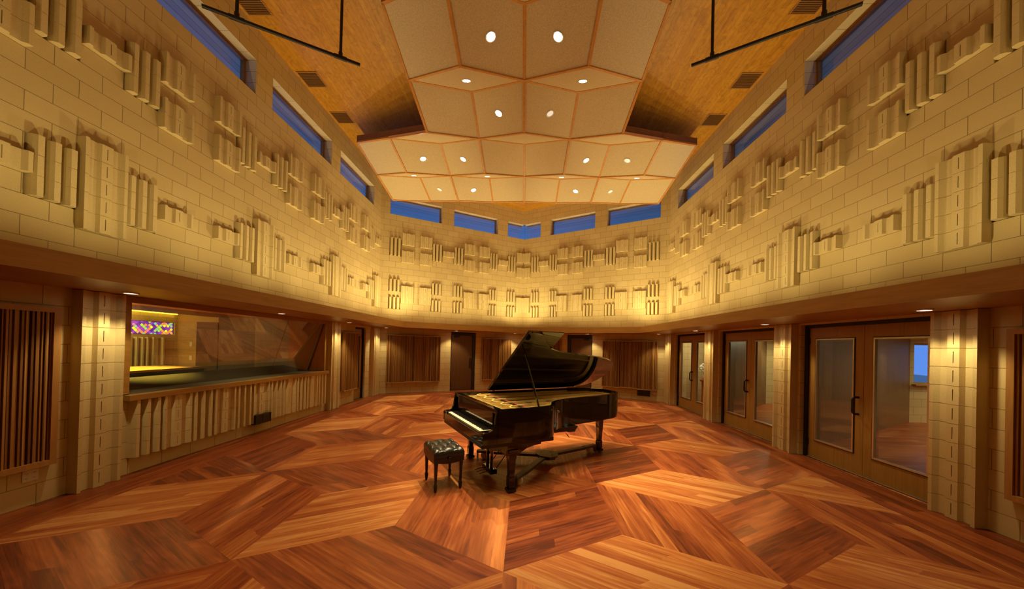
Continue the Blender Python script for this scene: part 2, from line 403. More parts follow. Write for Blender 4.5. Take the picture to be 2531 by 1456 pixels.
# ---- where the relief blocks sit (wall, kind, s0, s1 in blocks, z0, z1 in courses from the sill line)
REL = []
for wn in ('left', 'right'):
    for m in range(4):
        o = 6*m
        REL += [(wn,'S',o+.3,o+1.3,-6,-5),(wn,'T',o+1.3,o+2.3,-7,-4),(wn,'D',o+2.33,o+3.33,-5,-3),(wn,'D',o+2.33,o+3.33,-8,-6),
                (wn,'D',o+4.33,o+5.33,-5,-3),(wn,'D',o+4.33,o+5.33,-8,-6),(wn,'T',o+5.33,o+6.3,-7,-4),
                (wn,'P',o+.3,o+1.3,-16,-11),(wn,'T',o+1.3,o+2.27,-15,-12),(wn,'S',o+2.27,o+3.25,-14,-13),
                (wn,'S',o+4.25,o+5.23,-14,-13),(wn,'T',o+5.3,o+6.27,-15,-12)]
for wn in ('back_left', 'back_right'):
    for a, b, k in ((.9,1.87,'T'),(1.87,2.87,'S'),(2.9,3.85,'T'),(3.87,4.87,'D'),(5.38,6.38,'D'),(6.42,7.38,'T'),(7.4,8.4,'S'),(8.42,9.4,'T'),(9.43,10.43,'D'),(10.97,11.97,'D'),(12.0,12.97,'T')):
        REL += {'T': [(wn,'T',a,b,-7,-4),(wn,'T',a,b,-13,-11),(wn,'T',a,b,-16,-14)],
                'S': [(wn,'S',a,b,-6,-5)],
                'D': [(wn,'D',a,b,-5,-3),(wn,'D',a,b,-8,-6),(wn,'P',a,b,-15,-12)]}[k]

WINS = {'left': [(1.36+6*m, 6.36+6*m) for m in range(4)], 'right': [(1.36+6*m, 6.36+6*m) for m in range(4)],
        'back_left': [(0,1.87),(2.95,7.42),(8.53,12.97)], 'back_right': [(0,1.87),(2.95,7.42),(8.53,12.97)]}
CW = (7.56*B, 17.98*B, .985, 2.205)      # control room window
DOORS_R = [(1.42,6.28),(7.42,12.28),(13.42,18.28)]
DOOR_L = (2.15, 3.78)
DOOR_B = (4.97, 7.42)
SZ = 2.2
walls = {}
for wn, F in FR.items():
    holes = [(a*B, b*B, ZW, ZW+3*C, .27, False) for a, b in WINS[wn]]
    holes += [(a*B, b*B, Z(z0), Z(z1), .10, True) for w_, k, a, b, z0, z1 in REL if w_ == wn and k == 'T']
    if wn == 'right': holes += [(a*B, b*B, 0, SZ, .17, False) for a, b in DOORS_R]
    if wn == 'left': holes += [(CW[0], CW[1], CW[2], CW[3], .12, False), (DOOR_L[0]*B, DOOR_L[1]*B, 0, 2.17, .15, False)]
    if wn.startswith('back'): holes += [(DOOR_B[0]*B, DOOR_B[1]*B, 0, SZ, .16, False)]
    holes = [(a if a > .001 else 0, b, p, q, d, bk) for a, b, p, q, d, bk in holes]
    mb = wall_mesh(F, SL[wn], 0, ZT, holes, UOFF[wn])
    walls[wn] = tag(mb.build('wall_'+wn, M_BLOCK, recalc=False), kind='structure')
# near wall behind the viewer
tag(MB().add([(-W,YN,0),(W,YN,0),(W,YN,ZT),(-W,YN,ZT)], [(0,1,2,3)], [[(0,0),(2*W,0),(2*W,ZT),(0,ZT)]]).build('wall_near', M_BLOCK, recalc=False), kind='structure')

KN = {'S': 'split_block', 'T': 'rib_block_stack', 'D': 'fluted_block_pair', 'P': 'fluted_block_tower'}
for wn, k, a, b, z0, z1 in REL:
    mb = MB(); F = FR[wn]
    if k == 'T': add_ribs(mb, F, a*B, b*B, Z(z0), Z(z1))
    else: add_flute(mb, F, a*B, b*B, Z(z0), Z(z1))
    mb.build(KN[k], M_RELIEF, walls[wn])
# apex relief: half a fluted block either side of the far corner
for wn in ('back_left', 'back_right'):
    for z0, z1, nm in ((-5,-3,'fluted_block_pair'),(-8,-6,'fluted_block_pair'),(-15,-12,'fluted_block_tower')):
        mb = MB(); add_flute(mb, FR[wn], .03*B, .86*B, Z(z0), Z(z1)); mb.build(nm, M_RELIEF, walls[wn])
# pilasters, floor to soffit
for wn, ks in (('right', (0,6,12,18)), ('left', (0,6,18))):
    for k in ks:
        mb = MB(); add_flute(mb, FR[wn], (k+.3)*B, (k+1.3)*B, 0, ZS-.004, scale=1.25)
        mb.build('pilaster', M_RELIEF, walls[wn])
# ribbed dado under the control room window
for i in range(11):
    s1 = CW[1]-i*B*.947; s0 = s1-B*.947; mb = MB()
    if i % 2 == 0: add_ribs(mb, FR['left'], s0, s1, C, CW[2]-.058, back=0, front=1.1); nm = 'rib_block_stack'
    else: add_flute(mb, FR['left'], s0, s1, C, CW[2]-.058, scale=1.0); nm = 'fluted_block_stack'
    mb.build(nm, M_RELIEF, walls['left'])

# ================================================================== FLOOR
FB, FA = 1.0655, 1.2
def clip(poly, p0, n):
    out = []
    for i in range(len(poly)):
        a, b = poly[i], poly[(i+1) % len(poly)]
        da = (a[0]-p0[0])*n[0]+(a[1]-p0[1])*n[1]; db = (b[0]-p0[0])*n[0]+(b[1]-p0[1])*n[1]
        if da >= 0: out.append(a)
        if da*db < 0: t = da/(da-db); out.append((a[0]+(b[0]-a[0])*t, a[1]+(b[1]-a[1])*t))
    return out
INS = W - 4*FB
planes = [((-4*FB,0),(1,0)), ((4*FB,0),(-1,0)), ((0,AP-INS/c3),(s3,-c3)), ((0,AP-INS/c3),(-s3,-c3)), ((0,YN),(0,1))]
fl = MB(); rnd = random.Random(3)
def plank(poly, g, tone):
    """poly 2D, g unit grain direction"""
    for p0, n in planes:
        poly = clip(poly, p0, n)
        if len(poly) < 3: return
    h = (-g[1], g[0]); ou, ov = rnd.random()*40, rnd.random()*40
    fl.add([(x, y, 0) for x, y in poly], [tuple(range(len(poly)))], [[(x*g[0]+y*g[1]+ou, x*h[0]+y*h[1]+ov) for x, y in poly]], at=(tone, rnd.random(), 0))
def tile(D, e1, e2, base, var=.12, n=10):
    L = sqrt(e1[0]**2+e1[1]**2); g = (e1[0]/L, e1[1]/L)
    for i in range(n):
        t0, t1 = i/n, (i+1)/n
        cuts = [0, rnd.uniform(.25,.75), 1] if rnd.random() < .45 else [0, 1]
        for c0, c1 in zip(cuts[:-1], cuts[1:]):
            P = [(D[0]+e1[0]*c+e2[0]*t, D[1]+e1[1]*c+e2[1]*t) for c, t in ((c0,t0),(c1,t0),(c1,t1),(c0,t1))]
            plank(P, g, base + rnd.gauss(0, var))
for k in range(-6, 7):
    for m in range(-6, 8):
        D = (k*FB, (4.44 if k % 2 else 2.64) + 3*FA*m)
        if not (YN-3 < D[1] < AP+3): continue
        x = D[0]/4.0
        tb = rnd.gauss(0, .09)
        tile(D, (FB,-FA/2), (FB,FA/2), .52+tb + .27*max(-1, min(1, (D[0]+FB)/1.6)))     # wide diamonds; grain sheen painted into the tone, lighter to the right
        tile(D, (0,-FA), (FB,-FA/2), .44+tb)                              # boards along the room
        tile(D, (-FB,-FA/2), (0,-FA), .47+rnd.gauss(0,.09) - .27*max(-1, min(1, (D[0]-FB/2)/1.6)))  # sheen painted into the board tone here too, darker to the right
def border(F, S, m0, m1):
    n = 5
    for i in range(n):
        a, b = INS*i/n, INS*(i+1)/n; s = 0
        lim0 = lambda x: x*m0; lim1 = lambda x: S - x*m1
        cur = -1.0
        while cur < S+1:
            nx = cur + rnd.uniform(.9, 2.4)
            q = [(max(cur, lim0(a)), a), (min(nx, lim1(a)), a), (min(nx, lim1(b)), b), (max(cur, lim0(b)), b)]
            if q[1][0] > q[0][0] and q[2][0] > q[3][0]:
                P = [F(s_, n_, 0) for s_, n_ in q]; g = (F.d.x, F.d.y); h = (-g[1], g[0]); ou, ov = rnd.random()*40, rnd.random()*40
                fl.add(P, [(0,1,2,3)], [[(p[0]*g[0]+p[1]*g[1]+ou, p[0]*h[0]+p[1]*h[1]+ov) for p in P]], at=(.34+rnd.gauss(0,.12), 0, 0))
            cur = nx
border(FR['left'], SL['left'], T30, 0); border(FR['right'], SL['right'], T30, 0)
border(FR['back_left'], LB, math.tan(pi/6), T30); border(FR['back_right'], LB, math.tan(pi/6), T30)
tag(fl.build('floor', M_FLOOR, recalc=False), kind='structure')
for p in bpy.data.objects['floor'].data.polygons: pass
# slab under everything
tag(MB().box(-9.2,14.5,YN,15.2,-.25,-.004).build('floor_slab', mat('subfloor', (.22,.09,.03), .6)), kind='structure')

# ================================================================== CEILING
cm = MB()
def creg(poly, g):
    h = (-g[1], g[0]); cm.add([(x, y, ZT) for x, y in poly], [tuple(range(len(poly)))], [[(x*g[0]+y*g[1], x*h[0]+y*h[1]) for x, y in poly]])
YM = YC - W*T30
creg([(-W,YN),(-W,YC),(0,YM),(0,YN)], (0,1)); creg([(W,YN),(W,YC),(0,YM),(0,YN)], (0,1))
creg([(-W,YC),(0,AP),(0,YM)], (c3,s3)); creg([(W,YC),(0,AP),(0,YM)], (c3,-s3))
tag(cm.build('ceiling', M_CEIL, recalc=False), kind='structure')
# roof above (keeps the dusk sky out)
tag(MB().add([(-7.6,YN-.5,ZT+.25),(7.6,YN-.5,ZT+.25),(7.6,13.0,ZT+.25),(0,17.4,ZT+.25),(-7.6,13.0,ZT+.25)], [(0,1,2,3,4)]).build('roof', mat('roof_deck', (.3,.3,.3), .8), recalc=False), kind='structure')

# ================================================================== SOFFIT (wood shelf around the room)
INW = W - LF
ti = INW*T30
segs = {'left': [(-W,YC),(-LF,YC-ti),(-LF,YN),(-W,YN)], 'right': [(W,YC),(LF,YC-ti),(LF,YN),(W,YN)]}
apl = AP - INW/c3
segs['back_left'] = [(-W,YC),(-LF,YC-ti),(0,apl),(0,AP)]; segs['back_right'] = [(W,YC),(LF,YC-ti),(0,apl),(0,AP)]
for i, (wn, q) in enumerate(segs.items()):
    mb = MB(); n = 4
    lo = [(x,y,ZS) for x,y in q]; mid = [(x,y,ZL-.10) for x,y in q]
    mb.add(lo+mid, [(0,1,2,3),(7,6,5,4),(0,1,5,4),(1,2,6,5),(2,3,7,6),(3,0,4,7)])
    # raised lip along the inner edge
    a, b = (Vector((*q[1],0)), Vector((*q[2],0))); F = FR[wn]; back = -F.nv*.03
    P = [a, b, b+back, a+back]
    mb.add([(p.x,p.y,ZL-.10) for p in P]+[(p.x,p.y,ZL) for p in P], [(0,3,2,1),(4,5,6,7),(0,1,5,4),(1,2,6,5),(2,3,7,6),(3,0,4,7)])
    tag(mb.build('trim_%d' % (i+1), M_TRIM), kind='structure')

# ================================================================== CLERESTORY WINDOWS
wi = 0
def bar(mb, F, s0, s1, n0, n1, z0, z1):
    P = [F(s, n, z) for z in (z0, z1) for s, n in ((s0,n0),(s1,n0),(s1,n1),(s0,n1))]
    mb.add(P, [(0,3,2,1),(4,5,6,7),(0,1,5,4),(1,2,6,5),(2,3,7,6),(3,0,4,7)])
for wn, F in FR.items():
    for a, b in WINS[wn]:
        wi += 1; a *= B; b *= B; z0, z1 = ZW, ZW+3*C; t = .035; n0, n1 = -.27, -.20
        fr = MB()
        e = .001
        bar(fr, F, a+e, b-e, n0, n1, z1-t, z1-e); bar(fr, F, a+e, b-e, n0, n1, z0+e, z0+t)
        if a > 0: bar(fr, F, a+e, a+t, n0, n1, z0+t, z1-t)
        bar(fr, F, b-t, b-e, n0, n1, z0+t, z1-t)
        o = tag(fr.build('window_%d' % wi, M_SILL), kind='structure')
        g = MB(); bar(g, F, (a+t if a > 0 else .0), b-t, -.245, -.239, z0+t, z1-t); g.build('pane', M_GLASS, o)
# eaves outside the clerestory: boarded underside seen through the glass, lit by the dusk
m = mat('painted_eave_boards', (.50,.52,.56), .8); t = NT(m)
uv = t.n('ShaderNodeUVMap', uv_map='UVMap'); br = t.n('ShaderNodeTexBrick'); br.inputs['Scale'].default_value = 1; br.inputs['Brick Width'].default_value = 30; br.inputs['Row Height'].default_value = .14
br.inputs['Mortar Size'].default_value = .006; br.inputs['Color1'].default_value = (.55,.57,.60,1); br.inputs['Color2'].default_value = (.40,.42,.47,1); br.inputs['Mortar'].default_value = (.16,.18,.22,1); t.l(uv.outputs['UV'], br.inputs['Vector']); t.l(br.outputs['Color'], t.b.inputs['Base Color'])
for wn, F in FR.items():
    mb = MB(); k = T30 if wn.startswith('back') else T30; S = SL[wn]; OUT = 2.6
    e0 = -OUT*T30; e1 = S if not wn.startswith('back') else S+OUT*T30; i0 = -.2*T30
    z_in, z_out = ZW+3*C+.02, ZW+3*C+.02
    P = [F(i0,-.2,z_in), F(S,-.2,z_in), F(e1,-OUT,z_out), F(e0,-OUT,z_out)]
    mb.add(P, [(0,1,2,3)], [[(0,0),(S,0),(S,OUT),(0,OUT)]]); tag(mb.build('trim_eave_'+wn, m, recalc=False), kind='structure')

# ================================================================== SUSPENDED CANOPY
CB, CA, CY0 = 1.0559, 1.18, 7.98
def cz(k, n): return {0: 6.55, 2: 6.33, 4: 6.78}[(n-(0 if k % 2 else 3)) % 6]
def cv(k, n): return Vector((k*CB, CY0+n*CA/2, cz(k, n)))
facets = []
for k in range(-4, 5):
    for n in range(-20, 8):
        if (n-(0 if k % 2 else 3)) % 6: continue
        for typ, q in (('H', [(k,n),(k+1,n-1),(k+2,n),(k+1,n+1)]), ('R', [(k,n),(k,n-2),(k+1,n-3),(k+1,n-1)]), ('L', [(k,n),(k,n-2),(k-1,n-3),(k-1,n-1)])):
            ks = [a for a, _ in q]; ns = [b for _, b in q]; 
            if max(ks) > 4 or min(ks) < -4: continue
            if max(ns) > 6: continue
            wide = max(abs(min(ks)), abs(max(ks))) > 2
            c = (sum(ks)/4, sum(ns)/4)
            # widened end: everything past the zig-zag front from (2,-1) to (4,1)
            if wide and not (c[1] >= abs(c[0])-3 + .9): continue
            if min(ns) < -16: continue
            facets.append((typ, q))
canopy = tag(empty('ceiling_canopy', (0, 6, 6.5)), 'cream fabric ceiling canopy of folded diamond panels edged in orange wood', 'ceiling canopy')
CO = Vector((0, 6, 6.5))
def fnormal(q):
    a, b, c = (cv(*p) for p in q[:3]); n = (b-a).cross(c-a).normalized(); return n if n.z < 0 else -n
edges = {}
for typ, q in facets:
    nn = fnormal(q); P = [cv(*p)-CO for p in q]
    c = sum(P, Vector())/4
    P = [c+(p-c)*.965 for p in P]
    mb = MB(); mb.add([p+nn*.006 for p in P]+[p-nn*.05 for p in P], [(0,1,2,3),(7,6,5,4),(0,1,5,4),(1,2,6,5),(2,3,7,6),(3,0,4,7)])
    mb.build('fabric_panel', M_FABRIC, canopy)
    for i in range(4):
        e = tuple(sorted((q[i], q[(i+1) % 4]))); edges.setdefault(e, []).append(nn)
bt = MB(); fa = MB()
for (p, q), ns in edges.items():
    a, b = cv(*p)-CO, cv(*q)-CO; d = (b-a); L = d.length; d.normalize()
    nn = sum(ns, Vector()).normalized(); sd = d.cross(nn).normalized()
    hw = .022
    bt.obox((a+b)/2 - nn*.006, d*(L/2+.012), sd*hw, nn*.026)
    if len(ns) == 1:      # outer edge: deep wood fascia
        mid = (a+b)/2
        out = sd if sd.dot(mid-(sum((cv(*x) for x in [p, q]), Vector())/2-CO)) >= 0 else -sd
        fa.obox(mid + Vector((0,0,.085)), d*(L/2+.02), Vector((d.y, -d.x, 0)).normalized()*.014, Vector((0,0,.085)))
bt.build('wood_batten_grid', M_STRIP, canopy); fa.build('edge_fascia', M_FASCIA, canopy)
for k, n in ((-2,-11),(2,-11),(-2,-5),(2,-5),(-3,2),(3,2),(-3,4),(3,4),(0,3),(0,-3)):
    p = cv(k, n)-CO; MB().tube([p+Vector((0,0,.02)), Vector((p.x, p.y, ZT-6.5))], .008, 6).build('hanger_rod', M_PIPE, canopy)

# ---- recessed lamps in the canopy: (facet type, k, n) of the facet origin, aim, brightness
def ring_lamp(name, centre, nn, r, lampmat, label, cat, group=None):
    root = empty(name, centre); M = nn.to_track_quat('Z', 'Y').to_matrix()
    # M maps +Z onto the facet normal (pointing down into the room)
    prof_ring = [(r*.86,.0),(r*1.12,.0),(r*1.12,.010),(r*1.02,.016),(r*.90,.014),(r*.84,.004)]
    MB().lathe(prof_ring, M=M, n=28).build('trim_ring', M_RING, root)
    MB().lathe([(r*.86,.001),(r*.86,.004),(r*.6,.009),(r*.25,.011),(.001,.0115)], M=M, n=28).build('lamp_lens', lampmat, root)
    tag(root, label, cat, group); return root
CL = [('L',0,-3,1,3.2,'recessed lamp nearest the viewer on the left half of the ceiling canopy, brightest of all'),
      ('R',0,-3,1,3.2,'recessed lamp nearest the viewer on the right half of the ceiling canopy'),
      ('H',-2,-3,1,1,'recessed lamp in the larger flat diamond left of the canopy centre line'),
      ('H',0,-3,1,1,'recessed lamp in the larger flat diamond right of the canopy centre line'),
      ('R',-1,0,1,1,'lit recessed lamp just left of the centre line in the middle of the canopy'),
      ('L',1,0,0,1,'dim recessed lamp just right of the centre line in the middle of the canopy'),
      ('L',-2,3,1,1,'leftmost recessed lamp in the first row of the widened canopy end'),
      ('R',-2,3,1,1,'second recessed lamp from the left in the first row of the widened canopy end'),
      ('L',2,3,1,1,'third recessed lamp from the left in the first row of the widened canopy end'),
      ('R',2,3,0,1,'rightmost recessed lamp in the first row of the widened canopy end, dim inside'),
      ('H',-4,3,1,1,'leftmost lamp in the row of thin diamonds at the canopy end'),
      ('H',-2,3,1,1,'second lamp from the left in the row of thin diamonds at the canopy end'),
      ('H',0,3,1,1,'third lamp from the left in the row of thin diamonds at the canopy end'),
      ('H',2,3,1,1,'rightmost lamp in the row of thin diamonds at the canopy end'),
      ('R',-3,6,0,1,'leftmost lamp in the last canopy row by the far windows, dim inside'),
      ('L',-1,6,1,1,'second lamp from the left in the last canopy row by the far windows'),
      ('R',1,6,1,1,'third lamp from the left in the last canopy row by the far windows'),
      ('L',3,6,0,1,'rightmost lamp in the last canopy row by the far windows, dim inside')]
def fq(typ, k, n): return {'H': [(k,n),(k+1,n-1),(k+2,n),(k+1,n+1)], 'R': [(k,n),(k,n-2),(k+1,n-3),(k+1,n-1)], 'L': [(k,n),(k,n-2),(k-1,n-3),(k-1,n-1)]}[typ]
for typ, k, n, lit, pw, lab in CL:
    q = fq(typ, k, n); c = sum((cv(*p) for p in q), Vector())/4; nn = fnormal(q)
    ring_lamp('recessed_lamp', c+nn*.006, nn, .078, M_LAMP if lit else M_LAMPDIM, lab, 'ceiling lamp')
    tgt = (c.x, c.y, 0); pk, sz = P_CLOUD*.85, 76
    if pw > 1: tgt, pk, sz = (.45, 5.0, .9), P_CLOUD*(4.2 if typ == 'L' else 2.4), 46
    if (typ, k, n) == ('H', -2, -3): tgt, pk, sz = (.85, 6.0, 0), P_CLOUD*5.5, 44
    if (typ, k) == ('R', -1): tgt, pk, sz = (.15, 5.4, .3), P_CLOUD*3.0, 46
    spot('canopy_light', c+nn*.05+Vector((0,0,-.02)), pk, sz, .7, target=tgt)
# two more rows of the same canopy lamps over the viewer
for typ, k, n in (('H',-1,-6),('L',1,-6),('R',-1,-6),('H',-2,-9),('H',0,-9),('L',0,-9),('R',0,-9)):
    q = fq(typ, k, n); c = sum((cv(*p) for p in q), Vector())/4; nn = fnormal(q)
    spot('canopy_light', c+nn*.05+Vector((0,0,-.02)), P_CLOUD*.75, 74, .7, target=(c.x*.8, c.y+(1.6 if n == -6 else .5), 0))

# ================================================================== COVE LIGHT (lamps lying behind the soffit lip, washing the block walls)
for wn, F in FR.items():
    S = SL[wn]; st = 3*B if not wn.startswith('back') else 2.7*B
    s = 1.0*B
    while s < S-.3:
        gain = 1.0
        gain = .40
        if not wn.startswith('back'): gain = max(.19, .50 - .045*max(0, s-1.0))
        p = F(s, INW-.14, ZL-.03)
        spot('cove_light', p, P_COVE*gain*1.15, 150, 1.0, target=F(s, .12, 7.4), color=WCOVE, r=.03)
        s += st

# ================================================================== SOFFIT DOWNLIGHTS
sof = []
for sgn, side in ((-1,'left'),(1,'right')):
    for i, m in enumerate((.9, 6.75, 12.85, 18.85)):
        sof.append(((sgn*4.38, YC-m*B), side, ('farthest','third','second','nearest')[i]))
for (x, y), side, w_ in sof:
    where = {'left': {'nearest': 'over the left end of the control room window', 'second': 'over the right part of the control room window', 'third': 'in front of the pilaster past the control room window', 'farthest': 'in the far left corner of the hall'},
             'right': {'nearest': 'over the nearest pair of glazed doors', 'second': 'over the pilaster between the nearest and middle glazed doors', 'third': 'over the farthest pair of glazed doors', 'farthest': 'in the far right corner of the hall'}}[side][w_]
    ring_lamp('recessed_downlight', Vector((x, y, ZS-.001)), Vector((0,0,-1)), .062, M_LAMPS, 'small round soffit downlight '+where, 'downlight')
    spot('soffit_light', (x, y, ZS-.03), P_SOFFIT, 105, .5, target=(x+(-.12 if side == 'left' else .12), y, 0), color=WARM2)
for wn in ('back_left', 'back_right'):
    for s_, nm in ((7.3*B, 'outer'), (1.35*B, 'inner')):
        x, y, _ = FR[wn](s_, .42, 0)
        sd = 'left' if 'left' in wn else 'right'
        ring_lamp('recessed_downlight', Vector((x, y, ZS-.001)), Vector((0,0,-1)), .062, M_LAMPS, ('small round soffit downlight beside the far %s wooden door' if nm == 'outer' else 'small round soffit downlight just %s of the far corner') % sd, 'downlight')
        spot('soffit_light', (x, y, ZS-.03), P_SOFFIT, 105, .5, target=FR[wn](s_, .2, 0), color=WARM2)

# ================================================================== CEILING VENTS AND PIPE RAILS
for sgn, sd in ((-1,'left'),(1,'right')):
    for cyy, lab in ((8.42,'farthest'),(7.19,'middle'),(5.55,'nearest'),(3.4,'overhead')):
        root = empty('ceiling_vent', (sgn*4.55, cyy, ZT)); h = .215
        f = MB(); 
        for x0,x1,y0,y1 in ((-h,h,-h,-h+.02),(-h,h,h-.02,h),(-h,-h+.02,-h+.02,h-.02),(h-.02,h,-h+.02,h-.02)): f.box(x0,x1,y0,y1,-.014,-.001)
        f.build('vent_frame', M_FRAMEW, root)
        f = MB().box(-h+.02,h-.02,-h+.02,h-.02,-.003,-.001); f.build('backing', M_FASCIA, root)
        f = MB()
        for i in range(13):
            y = -h+.035+i*.03; f.obox((0,y,-.008), (h-.021,0,0), (0,.009,.004), (0,-.0012,.003))
        f.build('louvre_grille', mat('vent_louvre', (.30,.16,.05), .5) if 'vent_louvre' not in bpy.data.materials else bpy.data.materials['vent_louvre'], root)
        tag(root, '%s square wood framed vent in the ceiling along the %s wall' % (lab, sd), 'ceiling vent')
for sgn, sd in ((-1,'left'),(1,'right')):
    A_ = Vector((sgn*4.13, 4.28, 6.0)); Bv = Vector((sgn*2.52, 5.21, 6.0))
    root = empty('pipe_rail', tuple((A_+Bv)/2)); O = (A_+Bv)/2
    MB().tube([A_-O, Bv-O], .024, 14).build('cross_pipe', M_PIPE, root)
    for fr_ in (.19, .855):
        p = A_ + (Bv-A_)*fr_ - O
        MB().tube([p+Vector((0,0,.02)), p+Vector((0,0,ZT-6.0))], .021, 12).build('drop_pipe', M_PIPE, root)
        d = (Bv-A_).normalized(); MB().tube([p-d*.085, p+d*.085], .032, 14).tube([p+Vector((0,0,.0)), p+Vector((0,0,.075))], .03, 12).build('tee_clamp', M_PIPE, root)
    tag(root, 'black pipe lighting rail hanging from two drop pipes near the %s wall' % sd, 'pipe rail')

# ================================================================== DOORS
def leaf(F, s0, s1, n0, n1, z0, z1, gx0, gx1, gz0, gz1, mt, parent, name='door_leaf'):
    """door slab with a cut-out for glass"""
    mb = MB()
    if gx0 is None: bar(mb, F, s0, s1, n0, n1, z0, z1)
    else:
        bar(mb, F, s0, gx0, n0, n1, z0, z1); bar(mb, F, gx1, s1, n0, n1, z0, z1)
        bar(mb, F, gx0, gx1, n0, n1, z0, gz0); bar(mb, F, gx0, gx1, n0, n1, gz1, z1)
    return mb.build(name, mt, parent)
def ringbar(mb, F, a, b, n0, n1, p, q, t):
    bar(mb, F, a, b, n0, n1, p, p+t); bar(mb, F, a, b, n0, n1, q-t, q); bar(mb, F, a, a+t, n0, n1, p+t, q-t); bar(mb, F, b-t, b, n0, n1, p+t, q-t)
dn = 0
def glazed_leaf(F, s0, s1, root, handle_at):
    n0, n1 = -.155, -.11; z1 = 2.148
    ga, gb = s0+.135, s1-.135; p, q = .30, 1.965
    lf = leaf(F, s0, s1, n0, n1, .012, z1, ga, gb, p, q, M_DOOR, root)
    k = MB(); ringbar(k, F, ga-.012, gb+.012, n1-.001, n1+.006, p-.012, q+.012, .013); k.build('gasket', M_BLACK, lf)
    k = MB(); ringbar(k, F, ga, gb, n1-.02, n1+.012, p, q, .022); k.build('metal_bead', M_ALU, lf)
    k = MB(); bar(k, F, ga+.02, gb-.02, -.134, -.130, p+.02, q-.02); k.build('pane', M_GLASS, lf)
    if handle_at is not None:
        hs = handle_at; pts = [F(hs, n1, .87), F(hs, n1+.05, .87), F(hs, n1+.065, .89), F(hs, n1+.065, 1.08), F(hs, n1+.05, 1.10), F(hs, n1, 1.10)]
        MB().tube(pts, .012, 10).build('pull_handle', M_DARKMETAL, lf)
for (a, b) in DOORS_R:
    dn += 1; a *= B; b *= B; F = FR['right']
    f = MB(); ringbar(f, F, a+.001, b-.001, -.17, -.07, -.05, SZ-.001, .05)
    root = tag(f.build('door_%d' % dn, M_BLACK), kind='structure')
    m_ = (a+b)/2
    glazed_leaf(F, a+.052, m_-.003, root, None)
    glazed_leaf(F, m_+.003, b-.052, root, m_+.075) if False else glazed_leaf(F, m_+.003, b-.052, root, None)
    hs = m_+.075-.15
    pts = [F(hs, -.11, .87), F(hs, -.055, .87), F(hs, -.03, .90), F(hs, -.03, 1.08), F(hs, -.055, 1.11), F(hs, -.11, 1.11)]
    MB().tube(pts, .017, 10).build('pull_handle', M_DARKMETAL, root)
    for z in (.2, 1.88):
        h = MB(); bar(h, F, a+.035, a+.065, -.13, -.085, z, z+.11); h.build('hinge', M_DARKMETAL, root)
    th = MB(); bar(th, F, a+.05, b-.05, -.16, -.085, 0, .011); th.build('threshold', M_ALU, root)
# left glazed door
dn += 1; F = FR['left']; a, b = DOOR_L[0]*B, DOOR_L[1]*B
f = MB(); ringbar(f, F, a+.001, b-.001, -.15, -.05, -.05, 2.169, .04); root = tag(f.build('door_%d' % dn, M_BLACK), kind='structure')
lf = leaf(F, a+.042, b-.042, -.14, -.10, .012, 2.12, a+.15, b-.15, .30, 1.93, M_DOOR, root)
k = MB(); ringbar(k, F, a+.15, b-.15, -.112, -.092, .30, 1.93, .018); k.build('metal_bead', M_ALU, lf)
k = MB(); bar(k, F, a+.168, b-.168, -.122, -.118, .318, 1.912); k.build('pane', M_GLASS, lf)
h = MB()
for z in (.2,1.85): bar(h, F, a+.03, a+.055, -.12, -.085, z, z+.1)
h.build('hinge', M_DARKMETAL, root)
MB().tube([F(b-.09,-.10,1.0),F(b-.09,-.05,1.0),F(b-.17,-.05,1.0)], .010, 8).build('lever_handle', M_ALU, lf)
# two solid doors in the far walls
for wn in ('back_left', 'back_right'):
    dn += 1; F = FR[wn]; a, b = DOOR_B[0]*B, DOOR_B[1]*B; fr_ = 1 if wn == 'back_left' else -1
    f = MB(); bar(f, F, a+.001, a+.11, -.16, -.06, 0, SZ-.001); bar(f, F, b-.05, b-.001, -.16, -.06, 0, SZ-.001); bar(f, F, a+.11, b-.05, -.16, -.06, 2.08, SZ-.001)
    root = tag(f.build('door_%d' % dn, M_BLACK), kind='structure')
    lf = leaf(F, a+.112, b-.052, -.15, -.10, .01, 2.075, None, 0, 0, 0, M_DOORD, root)
    k = MB(); bar(k, F, a+.17, a+.215, -.10, -.055, .84, 1.22); k.build('pull_bar', M_BLACK, lf)
    k = MB(); bar(k, F, a+.175, a+.20, -.10, -.085, 1.32, 1.36); k.build('lock_cylinder', M_DARKMETAL, lf)
    k = MB(); bar(k, F, b-.36, b-.16, -.10, -.05, 2.0, 2.06); k.build('door_closer', M_BLACK, lf)

